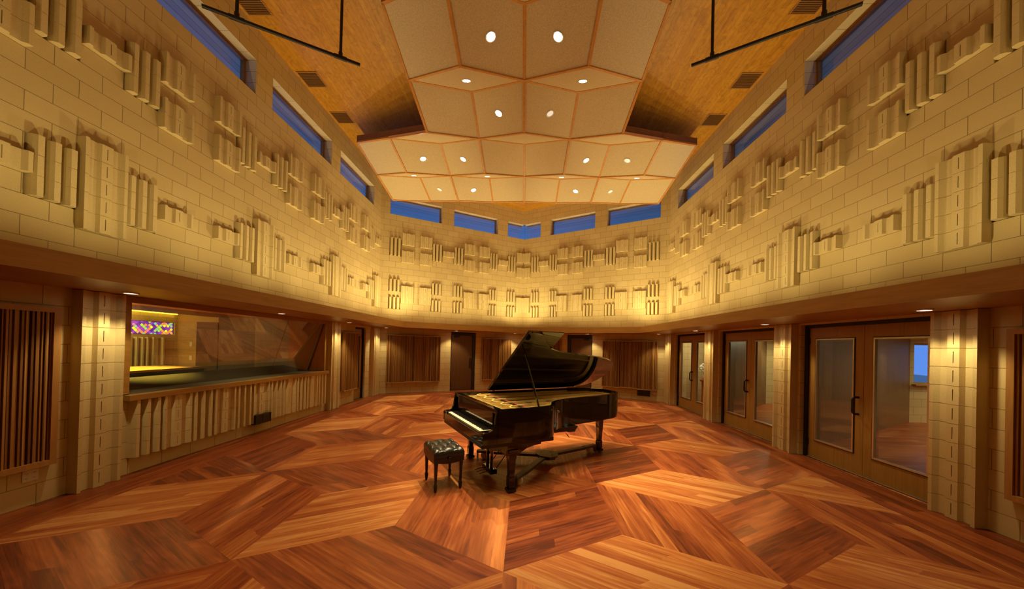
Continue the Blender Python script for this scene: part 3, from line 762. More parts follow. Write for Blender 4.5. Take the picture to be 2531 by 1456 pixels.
# ================================================================== SLATTED PANELS
def slat_panel(F, s0, s1, z0, z1, nb0, nb1, parent=None, seed=0, frame=.045, label=None, name='slatted_panel', fmat=None, side_frames=(1,1)):
    """box panel; nb0/nb1: stand-off of the face at the s0 and s1 ends"""
    rr = random.Random(seed); D = .055
    L = s1-s0
    def G(s, n, z): return F(s, nb0+(nb1-nb0)*(s-s0)/L + n, z)
    root = empty(name, F((s0+s1)/2, 0, z0)); O = Vector(root.location)
    def fix(mb): mb.v = [tuple(Vector(v)-O) for v in mb.v]; return mb
    class GG:
        def __call__(s_, s, n, z): return G(s, n, z)
    g = GG()
    f = MB(); fl_, fr_ = side_frames
    bar(f, g, s0, s1, .0, D+(.018 if frame > .03 else .034), z0, z0+frame); bar(f, g, s0, s1, .0, D+.018, z1-frame, z1)
    if fl_: bar(f, g, s0, s0+frame, 0, D+.018, z0+frame, z1-frame)
    if fr_: bar(f, g, s1-frame, s1, 0, D+.018, z0+frame, z1-frame)
    fix(f).build('panel_frame', fmat or M_FRAMEW, root)
    a = s0+(frame if fl_ else .004); b = s1-(frame if fr_ else .004)
    k = MB(); bar(k, g, a, b, -.0, .02, z0+frame, z1-frame); P0 = [F(a,.001,z0+frame),F(b,.001,z0+frame)]
    # body back to the wall
    vs = [F(a,.001,z0+.01),F(b,.001,z0+.01),F(b,.001,z1-.01),F(a,.001,z1-.01),G(a,0,z0+.01),G(b,0,z0+.01),G(b,0,z1-.01),G(a,0,z1-.01)]
    k.add(vs, [(0,1,2,3),(0,1,5,4),(1,2,6,5),(2,3,7,6),(3,0,4,7)])
    fix(k).build('backing_board', M_FASCIA, root)
    sl = MB(); s = a+.003
    tone = .5
    while s < b-.012:
        w_ = rr.uniform(.009,.017); e = min(s+w_, b-.002); d = D + rr.choice((0,-.004,-.012,.006))
        tone = min(1, max(0, .48+rr.gauss(0,.22)))
        P = [G(x, n, z) for z in (z0+frame, z1-frame) for x, n in ((s,.018),(e,.018),(e,d),(s,d))]
        sl.add(P, [(0,3,2,1),(4,5,6,7),(0,1,5,4),(1,2,6,5),(2,3,7,6),(3,0,4,7)], at=(tone,0,0)); s = e+rr.uniform(.007,.013)
    fix(sl).build('slat_field', M_SLAT, root)
    if label: tag(root, label, 'acoustic panel')
    return root
slat_panel(FR['left'], 19.62*B, 26.5*B, .38, 2.01, .0, .0, seed=1, frame=.055, label='slatted wood wall panel in the near left foreground over a power outlet')
slat_panel(FR['right'], 19.72*B, 26.5*B, .38, 2.01, .0, .0, seed=2, frame=.055, label='slatted wood wall panel cut off at the near right beside the nearest pilaster')
slat_panel(FR['left'], 3.86*B, 5.72*B, .38, 1.99, .05, .05, seed=3, frame=.02, label='narrow slatted wood panel between the control room window and the left glazed door')
for wn, sd in (('back_left','left'),('back_right','right')):
    F = FR[wn]; q = (8.42,10.0,11.5,13.0)
    for i in range(3):
        nb = ((.02,.11),(.085,.085),(.11,.02))[i]
        slat_panel(F, q[i]*B+.002, q[i+1]*B-.002, .36+.02*(i == 1), 2.0, nb[0], nb[1], seed=10+i+(5 if sd == 'left' else 0), frame=.022, side_frames=(i == 0, i == 2),
                   label='%s slatted wood section of the wide wall panel beside the far %s corner' % (('inner','middle','outer')[i], sd))
    slat_panel(F, 1.28*B, 2.80*B-.002, .37, 2.0, .02, .11, seed=20+(sd == 'left'), frame=.022, side_frames=(1,0), label='slatted wood section just %s of the far corner, %s' % (sd, 'glowing under its downlight' if sd == 'left' else 'behind the raised piano lid'))
    slat_panel(F, 2.80*B+.002, 4.40*B, .37, 2.0, .11, .02, seed=30+(sd == 'left'), frame=.022, side_frames=(0,1), label='slatted wood section beside the far %s wooden door, toward the corner' % sd)

# ================================================================== OUTLETS AND WALL GRILLES
def outlet(F, s, z, label, w=.115, h=.115):
    root = empty('power_outlet', F(s, 0, z)); O = Vector(root.location)
    mb = MB(); bar(mb, F, s-w/2, s+w/2, .001, .008, z-h/2, z+h/2); mb.v = [tuple(Vector(v)-O) for v in mb.v]; mb.build('cover_plate', M_WHITE, root, bevel=.002)
    for ds in (-w/4, w/4):
        for dz in (-h/4.4, h/4.4):
            mb = MB(); bar(mb, F, s+ds-.017, s+ds+.017, .008, .0105, z+dz-.014, z+dz+.014); mb.v = [tuple(Vector(v)-O) for v in mb.v]; so = mb.build('socket', M_WHITE, root, bevel=.002)
            mb = MB()
            for e in (-.006,.006): bar(mb, F, s+ds+e-.0014, s+ds+e+.0014, .0103, .0110, z+dz-.004, z+dz+.006)
            bar(mb, F, s+ds-.002, s+ds+.002, .0103, .0110, z+dz-.010, z+dz-.006)
            mb.v = [tuple(Vector(v)-O) for v in mb.v]; mb.build('socket_holes', M_BLACK, so)
    tag(root, label, 'outlet')
outlet(FR['left'], 19.98*B, .305, 'cream four-socket outlet under the near left slatted panel')
outlet(FR['back_left'], 12.7*B, .29, 'small cream outlet under the wide slatted panel by the far left corner')
outlet(FR['back_right'], 12.8*B, .27, 'small cream outlet beside the dark vent under the far right slatted panel')
def wall_vent(F, s0, s1, z0, z1, n0, label, flip=False):
    root = empty('wall_vent', F((s0+s1)/2, 0, z0)); O = Vector(root.location)
    fx = lambda mb: (setattr(mb, 'v', [tuple(Vector(v)-O) for v in mb.v]), mb)[1]
    mb = MB(); bar(mb, F, s0, s1, .001, n0, z0, z1); fx(mb).build('grille_box', M_BLACK, root)
    mb = MB(); ringbar(mb, F, s0, s1, n0, n0+.008, z0, z1, .012); mid = (s0+s1)/2; bar(mb, F, mid-.018, mid+.018, n0, n0+.007, z0+.012, z1-.012); fx(mb).build('grille_frame', M_GRILLE, root)
    mb = MB(); k = int((z1-z0-.03)/.022)
    for i in range(k): 
        z = z0+.02+i*.022
        bar(mb, F, s0+.014, mid-.02, n0, n0+.005, z, z+.008); bar(mb, F, mid+.02, s1-.014, n0, n0+.005, z, z+.008)
    fx(mb).build('louvres', M_DARKMETAL, root)
    tag(root, label, 'vent')
wall_vent(FR['left'], 12.3*B, 13.22*B, .185, .355, .135, 'dark louvred vent set in the ribbed blocks under the control room window')
wall_vent(FR['back_right'], 11.43*B, 12.44*B, .14, .33, .008, 'dark louvred vent under the slatted panel by the far right corner')

# ================================================================== GRAND PIANO
M_EBONY = mat('polished_ebony', (.004,.0035,.003), .05, spec=.55, coat=.5, coat_rough=.02)
M_LID = mat('mirror_lacquer', (.004,.0035,.003), .03, spec=1.0, coat=1.0, coat_rough=.02)
M_EBONYS = mat('satin_ebony', (.012,.010,.008), .28)
M_GOLD = mat('gold_iron_plate', (.85,.62,.22), .36, .35)
M_BRASS = mat('brass_fitting', (.80,.56,.22), .22, .95)
M_IVORY = mat('white_key', (.85,.80,.66), .22)
M_SPRUCE = wood_mat('soundboard_spruce', [(.25,(.58,.36,.10)),(.6,(.68,.44,.14)),(.85,(.74,.52,.19))], .35, scale=(1.2,22,22))
M_FELT = mat('red_felt', (.35,.02,.02), .95)
M_STEEL = mat('string_steel', (.75,.70,.58), .25, .95)
M_CREAM = mat('cream_wheel', (.85,.79,.58), .4)
PW, ZR, ZB, ZA = 1.531, .995, .611, .748
AL = radians(29.542)
piano = tag(empty('grand_piano', (-1.072, 5.139, 0), -(pi/2-AL)), 'black polished concert grand piano with its lid propped open in the hall', 'piano')
def smooth_pts(P, it=3):
    for _ in range(it):
        q = []
        for i in range(len(P)-1):
            a, b = P[i], P[i+1]; q += [(a[0]*.75+b[0]*.25, a[1]*.75+b[1]*.25), (a[0]*.25+b[0]*.75, a[1]*.25+b[1]*.75)]
        P = [P[0]] + q + [P[-1]]
    return P
curve = [(0,1.6),(0,2.25),(.02,2.5),(.11,2.70),(.29,2.81),(.50,2.845),(.70,2.81),(.84,2.70),(.93,2.50),(.99,2.22),(1.035,1.9),(1.075,1.6),(1.13,1.37),(1.23,1.17),(1.39,1.05),(1.51,.96),(PW,.84),(PW,.6)]
curve = smooth_pts(curve, 3)
OUT = [(0,.17)] + curve + [(PW,.17)]        # open polyline, front edge closes it
def offset_in(P, d):
    n = len(P); out = []
    for i in range(n):
        a, b, c = P[i-1] if i else P[0], P[i], P[min(i+1, n-1)]
        t = Vector((c[0]-a[0], c[1]-a[1])).normalized(); nn = Vector((t.y, -t.x))   # to the right of travel = inside
        if i in (0, n-1): nn = Vector((1,0)) if i == 0 else Vector((-1,0))
        out.append((b[0]+nn.x*d, b[1]+nn.y*d))
    return out
INN = offset_in(OUT, .045)
def ring_band(mb, A, Bp, z0, z1):
    n = len(A)
    vs = [(x,y,z0) for x,y in A]+[(x,y,z1) for x,y in A]+[(x,y,z0) for x,y in Bp]+[(x,y,z1) for x,y in Bp]
    fs = []
    for i in range(n-1): fs += [(i,i+1,n+i+1,n+i), (2*n+i+1,2*n+i,3*n+i,3*n+i+1), (n+i,n+i+1,3*n+i+1,3*n+i), (i+1,i,2*n+i,2*n+i+1)]
    fs += [(0,n,3*n,2*n),(n-1,3*n-1,4*n-1,2*n-1)]
    mb.add(vs, fs, smooth=True); return mb
rim = ring_band(MB(), OUT, INN, ZB, ZR).build('rim', M_EBONY, piano)
arm = [(0,ZB),(0,.715),(.012,.74),(.03,ZA),(.085,.752),(.125,.772),(.148,.82),(.158,.90),(.168,.965),(.178,ZR),(.20,ZR),(.20,ZB)]
for x0, x1 in ((0,.05),(PW-.05,PW)):
    MB().prism(arm, lambda y,z,t: (t,y,z), x0, x1).build('arm', M_EBONY, piano, bevel=.004)
for x0, x1 in ((.05,.145),(PW-.145,PW-.05)):
    MB().box(x0, x1, .012, .185, ZB+.06, .742).build('cheek_block', M_EBONY, piano, bevel=.006)
MB().box(.05, PW-.05, .004, .03, ZB, .712).build('key_slip', M_EBONY, piano, bevel=.004)
MB().box(.03, PW-.03, .01, .97, .562, ZB).build('key_bed', M_EBONYS, piano, bevel=.004)
MB().prism([(.145,.735),(PW-.145,.735),(PW-.145,.945),(.145,.945)], lambda x,z,t: (x,t,z), .180, .192).build('fallboard', M_EBONY, piano)
MB().box(.05, PW-.05, .176, .262, .945, ZR-.004).build('front_rail', M_EBONY, piano, bevel=.002)
# keys
kx0, kx1 = .147, PW-.147; kw = (kx1-kx0)/52
whites = []
wk = MB().box(kx0, kx0+kw-.0012, .032, .178, .715, .737).build('white_key', M_IVORY, piano)
for i in range(1, 52):
    o = wk.copy(); o.location.x = i*kw; COL.objects.link(o)
wkp = [2,3,5,6,0][0:0]
bk = MB().prism([(-.0058,.735),(.0058,.735),(.0045,.7485),(-.0045,.7485)], lambda x,z,t: (x,t,z), .082, .177).build('black_key', M_EBONYS, piano)
# octave pattern beginning on A
order = 'ABCDEFG'; first = True
for i in range(51):
    nme = order[i % 7]
    if nme in 'ACDFG':
        o = bk if first else bk.copy()
        if not first: COL.objects.link(o)
        first = False; o.location.x = kx0+(i+1)*kw
# inside: soundboard, plate, strings, pins
base = [(x,y) for x,y in INN]
base = [(x, max(y, .27)) for x, y in base]
MB().prism(base[::-1], lambda x,y,t: (x,y,t), .885, .90).build('soundboard', M_SPRUCE, piano)
PI_ = offset_in(INN, .012); PJ = offset_in(INN, .10)
def at_front(P, y0): return [(x, max(y, y0)) for x, y in P]
pl = ring_band(MB(), at_front(PI_, .27), at_front(PJ, .27), .925, .945)
pl.box(.055, PW-.055, .268, .36, .928, .948)
zp0, zp1 = .930, .968
for (xa, ya), (xb, yb), wd in (((.36,.55),(.30,2.52),.022),((.62,.55),(.50,2.68),.022),((.92,.55),(.66,2.62),.022),((1.16,.55),(.99,1.95),.020),((.10,.52),(.09,2.2),.03),((1.38,.50),(1.26,1.10),.025)):
    d = Vector((xb-xa, yb-ya, 0)); L = d.length; d.normalize(); s_ = Vector((d.y,-d.x,0)); c_ = Vector(((xa+xb)/2,(ya+yb)/2,(zp0+zp1)/2))
    pl.obox(c_, d*L/2, s_*wd/2, Vector((0,0,(zp1-zp0)/2)))
pl.build('iron_plate', M_GOLD, piano, bevel=.004)
# arched capo webs near the front
aw = MB()
for xa, xb in ((.07,.36),(.36,.62),(.62,.92),(.92,1.16),(1.16,1.46)):
    n = 10; pts = []
    for i in range(n+1): t_ = i/n; pts.append((xa+(xb-xa)*t_, .56-.10*sin(pi*t_)))
    for i in range(n):
        (x1,y1),(x2,y2) = pts[i], pts[i+1]; d = Vector((x2-x1,y2-y1,0)); L = d.length; d.normalize()
        aw.obox(((x1+x2)/2,(y1+y2)/2,.953), d*L*.56, Vector((d.y,-d.x,0))*.011, (0,0,.020))
aw.build('plate_arches', M_GOLD, piano)
MB().box(.07, PW-.07, .36, .62, .915, .930).build('pin_block_cover', M_GOLD, piano)
pn = MB(); rr = random.Random(4)
for i in range(74):
    for j in range(3):
        x = .09+i*.0183; y = .375+j*.022+.05*abs(sin(i/74*pi*5))*.5; pn.box(x-.0028,x+.0028,y-.0028,y+.0028,.930,.957)
pn.build('tuning_pins', M_STEEL, piano)
MB().prism([(.80,.66),(1.44,.66),(1.44,.96),(1.30,1.01),(1.16,1.10),(1.07,1.28),(1.0,1.55),(.80,1.55)], lambda x,y,t: (x,y,t), .926, .938).build('treble_plate', M_GOLD, piano, bevel=.004)
for hx, hy in ((.90,1.30),(1.03,1.05),(.90,.95)):
    MB().lathe([(.001,0),(.052,0),(.052,.0025),(.001,.0025)], c=(hx,hy,.938), n=28).build('plate_sound_hole', M_BLACK, piano)
st = MB()
def inside_x(y):   # treble-side limit of the plate at depth y
    best = 1.4
    for (x1,y1),(x2,y2) in zip(PJ[:-1], PJ[1:]):
        if x1 > .5 and x2 > .5 and min(y1,y2) <= y <= max(y1,y2): best = x1
    return best
for i in range(88):
    x0 = .13+i*.0148; t_ = i/87
    L = 2.05*(1-t_)**1.15+.16; x1 = x0 - .10*(1-t_)+(.12*t_ if 0 else 0)
    y1 = min(.60+L, 2.62); x1 = min(max(x1 + (.16 if i < 20 else 0)*(1), .1), 1.4)
    if i < 20: x1 = x0+.30*(1-i/20)
    z_ = .940 if i >= 20 else .948
    a = Vector((x0,.44,.944)); b = Vector((x1,y1,z_)); d = (b-a); LL = d.length; d.normalize(); s_ = Vector((d.y,-d.x,0)).normalized()
    st.obox((a+b)/2, d*LL/2, s_*(.0016 if i < 20 else .0009), Vector((0,0,.0009)))
st.build('strings', M_STEEL, piano)
MB().box(.12, 1.38, .70, .725, .943, .949).build('felt_strip', M_FELT, piano)
dm = MB()
for i in range(60):
    x = .14+i*.0185; dm.box(x-.006,x+.006,.64,.675,.944,.953)
dm.build('damper_row', M_EBONYS, piano)
# lid, main leaf and folded front leaf
TH = radians(35.5); YF = .725
LR = Matrix.Translation((0,0,ZR+.008)) @ Matrix.Rotation(-TH, 4, 'Y')
lo = [(-.012, YF)] + [(x-.012 if x < .02 else x+.010*(1 if x > .8 else 0), y+(.012 if y > 2.6 else 0)) for x, y in curve if y > YF] + [(PW+.012, YF)]
MB().prism(lo[::-1], lambda x,y,t: tuple(LR @ Vector((x,y,t))), 0, .022).build('lid', M_LID, piano)
MB().prism([(-.012,YF),(PW+.012,YF),(PW+.012,YF+.565),(-.012,YF+.565)], lambda x,y,t: tuple(LR @ Vector((x,y,t))), .0235, .044).build('front_lid_leaf', M_LID, piano, bevel=.003)
for y in (.82, 1.55, 2.42):
    MB().box(-.001,.006,y-.022,y+.022,.955,ZR+.006).box(.004,.05,y-.022,y+.022,.965,.969).build('hinge', M_BRASS, piano)
foot = Vector((1.435,.80,.935)); top = LR @ Vector((1.16,.83,-.004))
MB().tube([foot, foot+(top-foot)*.45], [.013,.013], 8).tube([foot+Vector((-.03,.01,0)), foot+(top-foot)*.46], .010, 8).tube([foot+(top-foot)*.42, top], [.010,.008], 8).build('lid_prop', M_EBONY, piano)
MB().obox(foot+(top-foot)*.44, (.010,0,0), (0,.010,0), (0,0,.010)).build('prop_ferrule', M_BRASS, piano)
# leg plates and legs
def leg(x, y, nm='leg', ztop=.562):
    prof = [(.062,ztop),(.062,ztop-.03),(.050,ztop-.06),(.046,ztop-.12),(.043,.40),(.032,.185),(.038,.180),(.040,.165),(.040,.075),(.035,.06),(.035,.03),(.030,.03)]
    vs = []; fs = []
    for h, z in prof: vs += [(x-h,y-h,z),(x+h,y-h,z),(x+h,y+h,z),(x-h,y+h,z)]
    n = len(prof)
    for i in range(n-1):
        for k in range(4): fs.append((i*4+k, i*4+(k+1) % 4, (i+1)*4+(k+1) % 4, (i+1)*4+k))
    fs += [(0,1,2,3), (4*n-4,4*n-3,4*n-2,4*n-1)]
    return MB().add(vs, fs).build(nm, M_EBONY, piano, bevel=.004)
LEGS = [(PW-.095,.413),(.095,.413),(.62,2.5)]
leg(*LEGS[0], ztop=.51); leg(*LEGS[1], ztop=.51); leg(*LEGS[2], ztop=ZB)
for x in (PW-.095, .095):
    pr_ = [(.10,.562),(.80,.562),(.80,.535),(.70,.528),(.60,.505),(.53,.47),(.50,.44),(.33,.44),(.29,.48),(.22,.515),(.10,.53)]
    MB().prism(pr_, lambda y,z,t: (t,y,z), x-.046, x+.046).build('leg_bracket', M_EBONY, piano, bevel=.003)
MB().box(.15, 1.1, 1.5, 1.62, .52, ZB).box(.30,.42,1.0,2.4,.545,ZB).build('underside_beam', M_EBONYS, piano)
MB().prism([(.86,ZB),(1.16,ZB),(1.10,.535),(.80,.555)], lambda x,z,t: (x,t,z), 1.25, 1.62).build('underside_bracket', M_EBONYS, piano)
# pedal lyre
MB().box(.70,.985,.355,.45,.05,.115).build('pedal_box', M_EBONY, piano, bevel=.008)
for x in (.775,.905): MB().box(x-.016,x+.016,.385,.42,.115,.565).build('lyre_post', M_EBONY, piano, bevel=.003)
for i, x in enumerate((.765,.842,.92)):
    MB().tube([(x,.37,.075),(x,.30,.078),(x,.25,.072)], [.010,.011,.010], 10).lathe([(.001,-.004),(.016,-.003),(.018,.002),(.012,.006),(.001,.007)], c=(x,.235,.068), n=14).build('pedal', M_BRASS, piano)
    MB().tube([(x+.01,.41,.115),(x+.01,.41,.57)], .0035, 6).build('pedal_rod', M_BRASS, piano)
for x in (.74,.94): MB().tube([(x,.44,.09),(x,.82,.56)], .006, 8).build('lyre_brace', M_DARKMETAL, piano)
MB().tube([(1.17,1.40,.535),(1.17,1.43,.50),(1.19,1.45,.47),(1.21,1.43,.48),(1.19,1.41,.52),(1.17,1.44,.505)], .004, 6).build('cable_loop', M_BLACK, piano)
MB().lathe([(.001,0),(.012,0),(.012,.03),(.001,.03)], c=(PW+.0,1.0,.93), n=12, M=Matrix.Rotation(radians(90),3,'Y')).build('side_socket', M_STEEL, piano)

# ---- steel trolley carrying the piano
M_TROL = mat('brown_black_steel', (.085,.055,.034), .38, .3)
tr = tag(empty('piano_trolley', tuple(piano.location), -(pi/2-AL)), 'dark three armed steel trolley on casters under the grand piano', 'piano trolley')
hub = Vector((.74,1.38,.135))
oc = []
for i in range(8):
    a_ = radians(22.5+45*i); oc.append((hub.x+.17*cos(a_)*1.15, hub.y+.17*sin(a_)))
MB().prism(oc, lambda x,y,t: (x,y,t), .115, .135).build('hub_plate', M_TROL, tr, bevel=.003)
MB().prism([(hub.x+(x-hub.x)*.8, hub.y+(y-hub.y)*.8) for x,y in oc], lambda x,y,t: (x,y,t), .075, .095).build('lower_hub_plate', M_TROL, tr)
for i in range(4):
    a_ = radians(20+90*i); MB().lathe([(.001,0),(.011,0),(.011,.008),(.006,.012),(.001,.012)], c=(hub.x+.10*cos(a_), hub.y+.10*sin(a_), .135), n=10).build('hub_bolt', M_STEEL, tr)
for lx, ly in LEGS:
    L_ = Vector((lx,ly,0)); d = (L_-Vector((hub.x,hub.y,0))); D_ = d.length; d.normalize(); s_ = Vector((-d.y,d.x,0))
    a0 = Vector((hub.x,hub.y,.105)); a1 = a0 + d*(D_-.34); a2 = Vector((0,0,.118)) + Vector((hub.x,hub.y,0)) + d*(D_-.115)
    a1.z = .105
    arm_ = MB().obox((a0+a1)/2+d*.04, d*((a1-a0).length/2-.04), s_*.042, (0,0,.018))
    arm_.obox((a1+a2)/2, d*((a2-a1).length/2+.012), s_*.040, (0,0,.017))
    arm_.obox(a2+Vector((0,0,-.045)), d*.008, s_*.040, (0,0,.060))
    am = arm_.build('arm', M_TROL, tr, bevel=.003)
    cup = MB()
    q = L_
    cup.box(q.x-.05,q.x+.05,q.y-.05,q.y+.05,.014,.028)
    for e in (-1,1):
        cup.box(q.x+e*.048-.003,q.x+e*.048+.003,q.y-.05,q.y+.05,.014,.045); cup.box(q.x-.05,q.x+.05,q.y+e*.048-.003,q.y+e*.048+.003,.014,.045)
    cup.build('leg_cup', M_DARKMETAL, tr)
    for k_, (e, f_) in enumerate(((-.02,.02),(-.02,-.02),(-.055,0))):
        pb = a2 + d*e + s_*f_ + Vector((0,0,.017)); MB().lathe([(.001,0),(.008,0),(.008,.006),(.001,.008)], c=tuple(pb), n=8).build('arm_bolt', M_STEEL, tr)
    w_ = a2 - d*.105; w_.z = .058; s_ = Vector((.82,-.57,0)).normalized()
    ax = Matrix.Rotation(atan2(s_.y, s_.x), 3, 'Z') @ Matrix.Rotation(radians(90), 3, 'Y')
    cs = MB().lathe([(.014,-.018),(.050,-.018),(.057,-.011),(.057,.011),(.050,.018),(.014,.018)], c=tuple(w_), n=28, M=ax).build('caster_wheel', M_CREAM, tr)
    MB().obox(w_+s_*.023+Vector((0,0,.018)), d*.016, s_*.003, (0,0,.030)).obox(w_-s_*.023+Vector((0,0,.018)), d*.016, s_*.003, (0,0,.030)).build('caster_fork', M_BRASS, cs)
    MB().tube([w_-s_*.028, w_+s_*.028], .007, 8).build('axle', M_STEEL, cs)

# ---- tufted bench
M_LEATHER = mat('black_leather', (.012,.011,.010), .36, spec=.6, coat=.25, coat_rough=.2)
bench = tag(empty('piano_bench', (-.85,4.25,0), -(pi/2-AL)), 'black tufted leather piano bench with four tapered legs in front of the keyboard', 'piano bench')
HX, HY = .25, .185
NX, NY = 96, 72; TPX, TPY = .20, .172; vs = []; fs = []
for j in range(NY+1):
    for i in range(NX+1):
        u, v = i/NX*2-1, j/NY*2-1; x, y = u*HX, v*HY
        e = (max(0, 1-abs(u)**7))**.45*(max(0, 1-abs(v)**6))**.45
        a_, b_ = x/TPX + y/TPY, x/TPX - y/TPY
        dpt = abs(cos(pi*a_)) * abs(cos(pi*b_))
        z = .450 + .034*e + .024*dpt**.45*min(1, e*1.2)
        vs.append((x, y, z))
for j in range(NY):
    for i in range(NX):
        k = j*(NX+1)+i; fs.append((k,k+1,k+NX+2,k+NX+1))
edge = [i for i in range(NX+1)] + [(NX+1)*j+NX for j in range(1,NY+1)] + [(NX+1)*NY+i for i in range(NX-1,-1,-1)] + [(NX+1)*j for j in range(NY-1,0,-1)]
m_ = MB().add(vs, fs, smooth=True); n0_ = len(m_.v)
low = [(vs[k][0]*1.0, vs[k][1]*1.0, .405) for k in edge]
m_.v += low
for i in range(len(edge)):
    j = (i+1) % len(edge); m_.f.append((edge[i], n0_+i, n0_+j, edge[j])); m_.uv.append(None); m_.sm.append(False); m_.at.append(None)
m_.f.append(tuple(range(n0_, n0_+len(edge)))); m_.uv.append(None); m_.sm.append(False); m_.at.append(None)
cush = m_.build('tufted_cushion', M_LEATHER, bench)
bt_ = MB()
for i in range(-4,5):
    for j in range(-3,4):
        pass
# buttons sit where the folds cross
btn = MB()
for p in range(-5,6):
    for q in range(-5,6):
        a_, b_ = p+.5, q+.5
        x, y = (a_+b_)/2*TPX, (a_-b_)/2*TPY
        if abs(x) < HX*.85 and abs(y) < HY*.85: btn.lathe([(.001,0),(.007,0),(.005,.004),(.001,.005)], c=(x,y,.486), n=10)
if btn.v: btn.build('buttons', M_LEATHER, cush)
def bowed(a, b, fn, w_, nm):
    n = 12; pr_ = [(a,.405),(b,.405)] + [(b+(a-b)*i/n, .345-.020*sin(pi*i/n)) for i in range(n+1)]
    return MB().prism(pr_, fn, -w_, w_).build(nm, M_EBONYS, bench)
bowed(-HX+.004,HX-.004, lambda x,z,t: (x,-HY+.014+t,z), .012, 'apron'); bowed(-HX+.004,HX-.004, lambda x,z,t: (x,HY-.014+t,z), .012, 'apron')
bowed(-HY+.026,HY-.026, lambda y,z,t: (-HX+.016+t,y,z), .012, 'apron'); bowed(-HY+.026,HY-.026, lambda y,z,t: (HX-.016+t,y,z), .012, 'apron')
for sx_ in (-1,1):
    for sy_ in (-1,1):
        x, y = sx_*(HX-.036), sy_*(HY-.034)
        prof = [(.022,.40),(.022,.33),(.020,.30),(.013,.10),(.012,.095),(.018,.085),(.019,.07),(.013,.012),(.011,0)]
        v_ = []; f_ = []
        for h, z in prof: v_ += [(x-h,y-h,z),(x+h,y-h,z),(x+h,y+h,z),(x-h,y+h,z)]
        for i in range(len(prof)-1):
            for k in range(4): f_.append((i*4+k, i*4+(k+1) % 4, (i+1)*4+(k+1) % 4, (i+1)*4+k))
        f_ += [(0,1,2,3), tuple(range(4*len(prof)-4, 4*len(prof)))]
        MB().add(v_, f_).build('leg', M_EBONYS, bench, bevel=.002)
for sx_ in (-1,1):
    MB().lathe([(.001,0),(.010,0),(.010,.012),(.019,.016),(.021,.028),(.014,.034),(.001,.035)], c=(sx_*(HX+.0),0,.39), n=16, M=Matrix.Rotation(radians(90*sx_),3,'Y')).build('height_knob', M_EBONYS, bench)
    MB().box(sx_*HX-.006,sx_*HX+.006,-.012,.012,.40,.43).build('latch_plate', M_EBONYS, bench)

# ================================================================== CONTROL ROOM behind the left window
F = FR['left']
M_PANELV = wood_mat('control_room_veneer', [(.25,(.42,.24,.07)),(.6,(.52,.31,.09)),(.85,(.58,.36,.12))], .45, scale=(1.5,1.5,14))
M_REVEAL = wood_mat('orange_reveal_wood', [(.25,(.46,.12,.015)),(.6,(.54,.15,.02)),(.85,(.60,.18,.03))], .4, scale=(8,8,1.2))
wi += 1
a, b, p, q = CW
f = MB()
bar(f, F, a-.045, b+.045, -.0, .022, q-.055, q+.02); bar(f, F, a-.045, b+.045, 0, .112, p-.055, p+.012)
bar(f, F, a-.045, a+.02, 0, .022, p+.025, q-.055); bar(f, F, b-.02, b+.045, 0, .022, p+.025, q-.055)
cwin = tag(f.build('window_%d' % wi, M_SILL), kind='structure')
DT = .40           # how far the foot of the tilted pane leans back
k = MB(); 
k.add([F(a,0,p+.01),F(b,0,p+.01),F(b,-.42,p+.01),F(a,-.42,p+.01),F(b,-1.03,p+.13),F(a,-1.03,p+.13)], [(0,1,2,3),(3,2,4,5)]); k.build('deep_sill', mat('dark_sill_cloth', (.10,.083,.05), .8), cwin, recalc=False)
k = MB()
for s in (a+.002, b-.002): k.add([F(s,0,p),F(s,-.9,p),F(s,-.9,q),F(s,0,q)], [(0,1,2,3)])
k.add([F(a,0,q-.004),F(b,0,q-.004),F(b,-.9,q-.004),F(a,-.9,q-.004)], [(0,1,2,3)]); k.build('splayed_reveal', M_REVEAL, cwin, recalc=False)
def gl_(s0, s1):
    n_ = Vector((0,0,0)); k = MB()
    k.add([F(s0,-DT,p+.012),F(s1,-DT,p+.012),F(s1,-.02,q-.012),F(s0,-.02,q-.012)], [(0,1,2,3)]); return k.build('tilted_pane', M_GLASSC, cwin, recalc=False)
mid = a + (b-a)*.36
gl_(a+.01, b-.01)
k = MB(); k.tube([F(a+.012,-DT,p+.02),F(a+.012,-.02,q-.012)], .012, 6); k.build('pane_gasket', M_BLACK, cwin)
k = MB(); k.tube([F(a+(b-a)*.30,-DT,p+.02),F(a+(b-a)*.30,-.02,q-.012)], .0035, 6); k.build('pane_joint', M_BLACK, cwin)
# room beyond: block back wall, veneered side wall, ceiling
XB = -9.2; Y1, Y2 = 3.4, 9.0
CWF = Frame((XB, Y2, 0), (0,-1,0), (1,0,0))
tag(wall_mesh(CWF, Y2-Y1+1.2, 0, 2.6, [(.08,2.6,1.79,2.12,.06,True)], (.1,.1)).build('wall_control_back', M_BLOCK, recalc=False), kind='structure')
CWS = Frame((-W-.25, Y2, 0), (-1,0,0), (0,-1,0))
tag(MB().add([CWS(3.6,0,0),CWS(4.2,0,0),CWS(4.2,0,2.6),CWS(3.6,0,2.6)], [(0,1,2,3)]).build('wall_control_far', M_PANELV, recalc=False), kind='structure')
tag(MB().add([(XB,Y1-1.2,0),(-W-.2,Y1-1.2,0),(-W-.2,Y1-1.2,2.6),(XB,Y1-1.2,2.6)], [(0,1,2,3)]).build('wall_control_near', M_PANELV, recalc=False), kind='structure')
tag(MB().box(XB-.1,-W-.24,Y1-1.3,Y2+.1,2.5,2.6).build('ceiling_control', M_TRIM), kind='structure')
tag(MB().box(XB-.1,-W-.3,Y1-1.3,Y2+.1,-.004,.0).build('floor_control', M_TRIM), kind='structure')
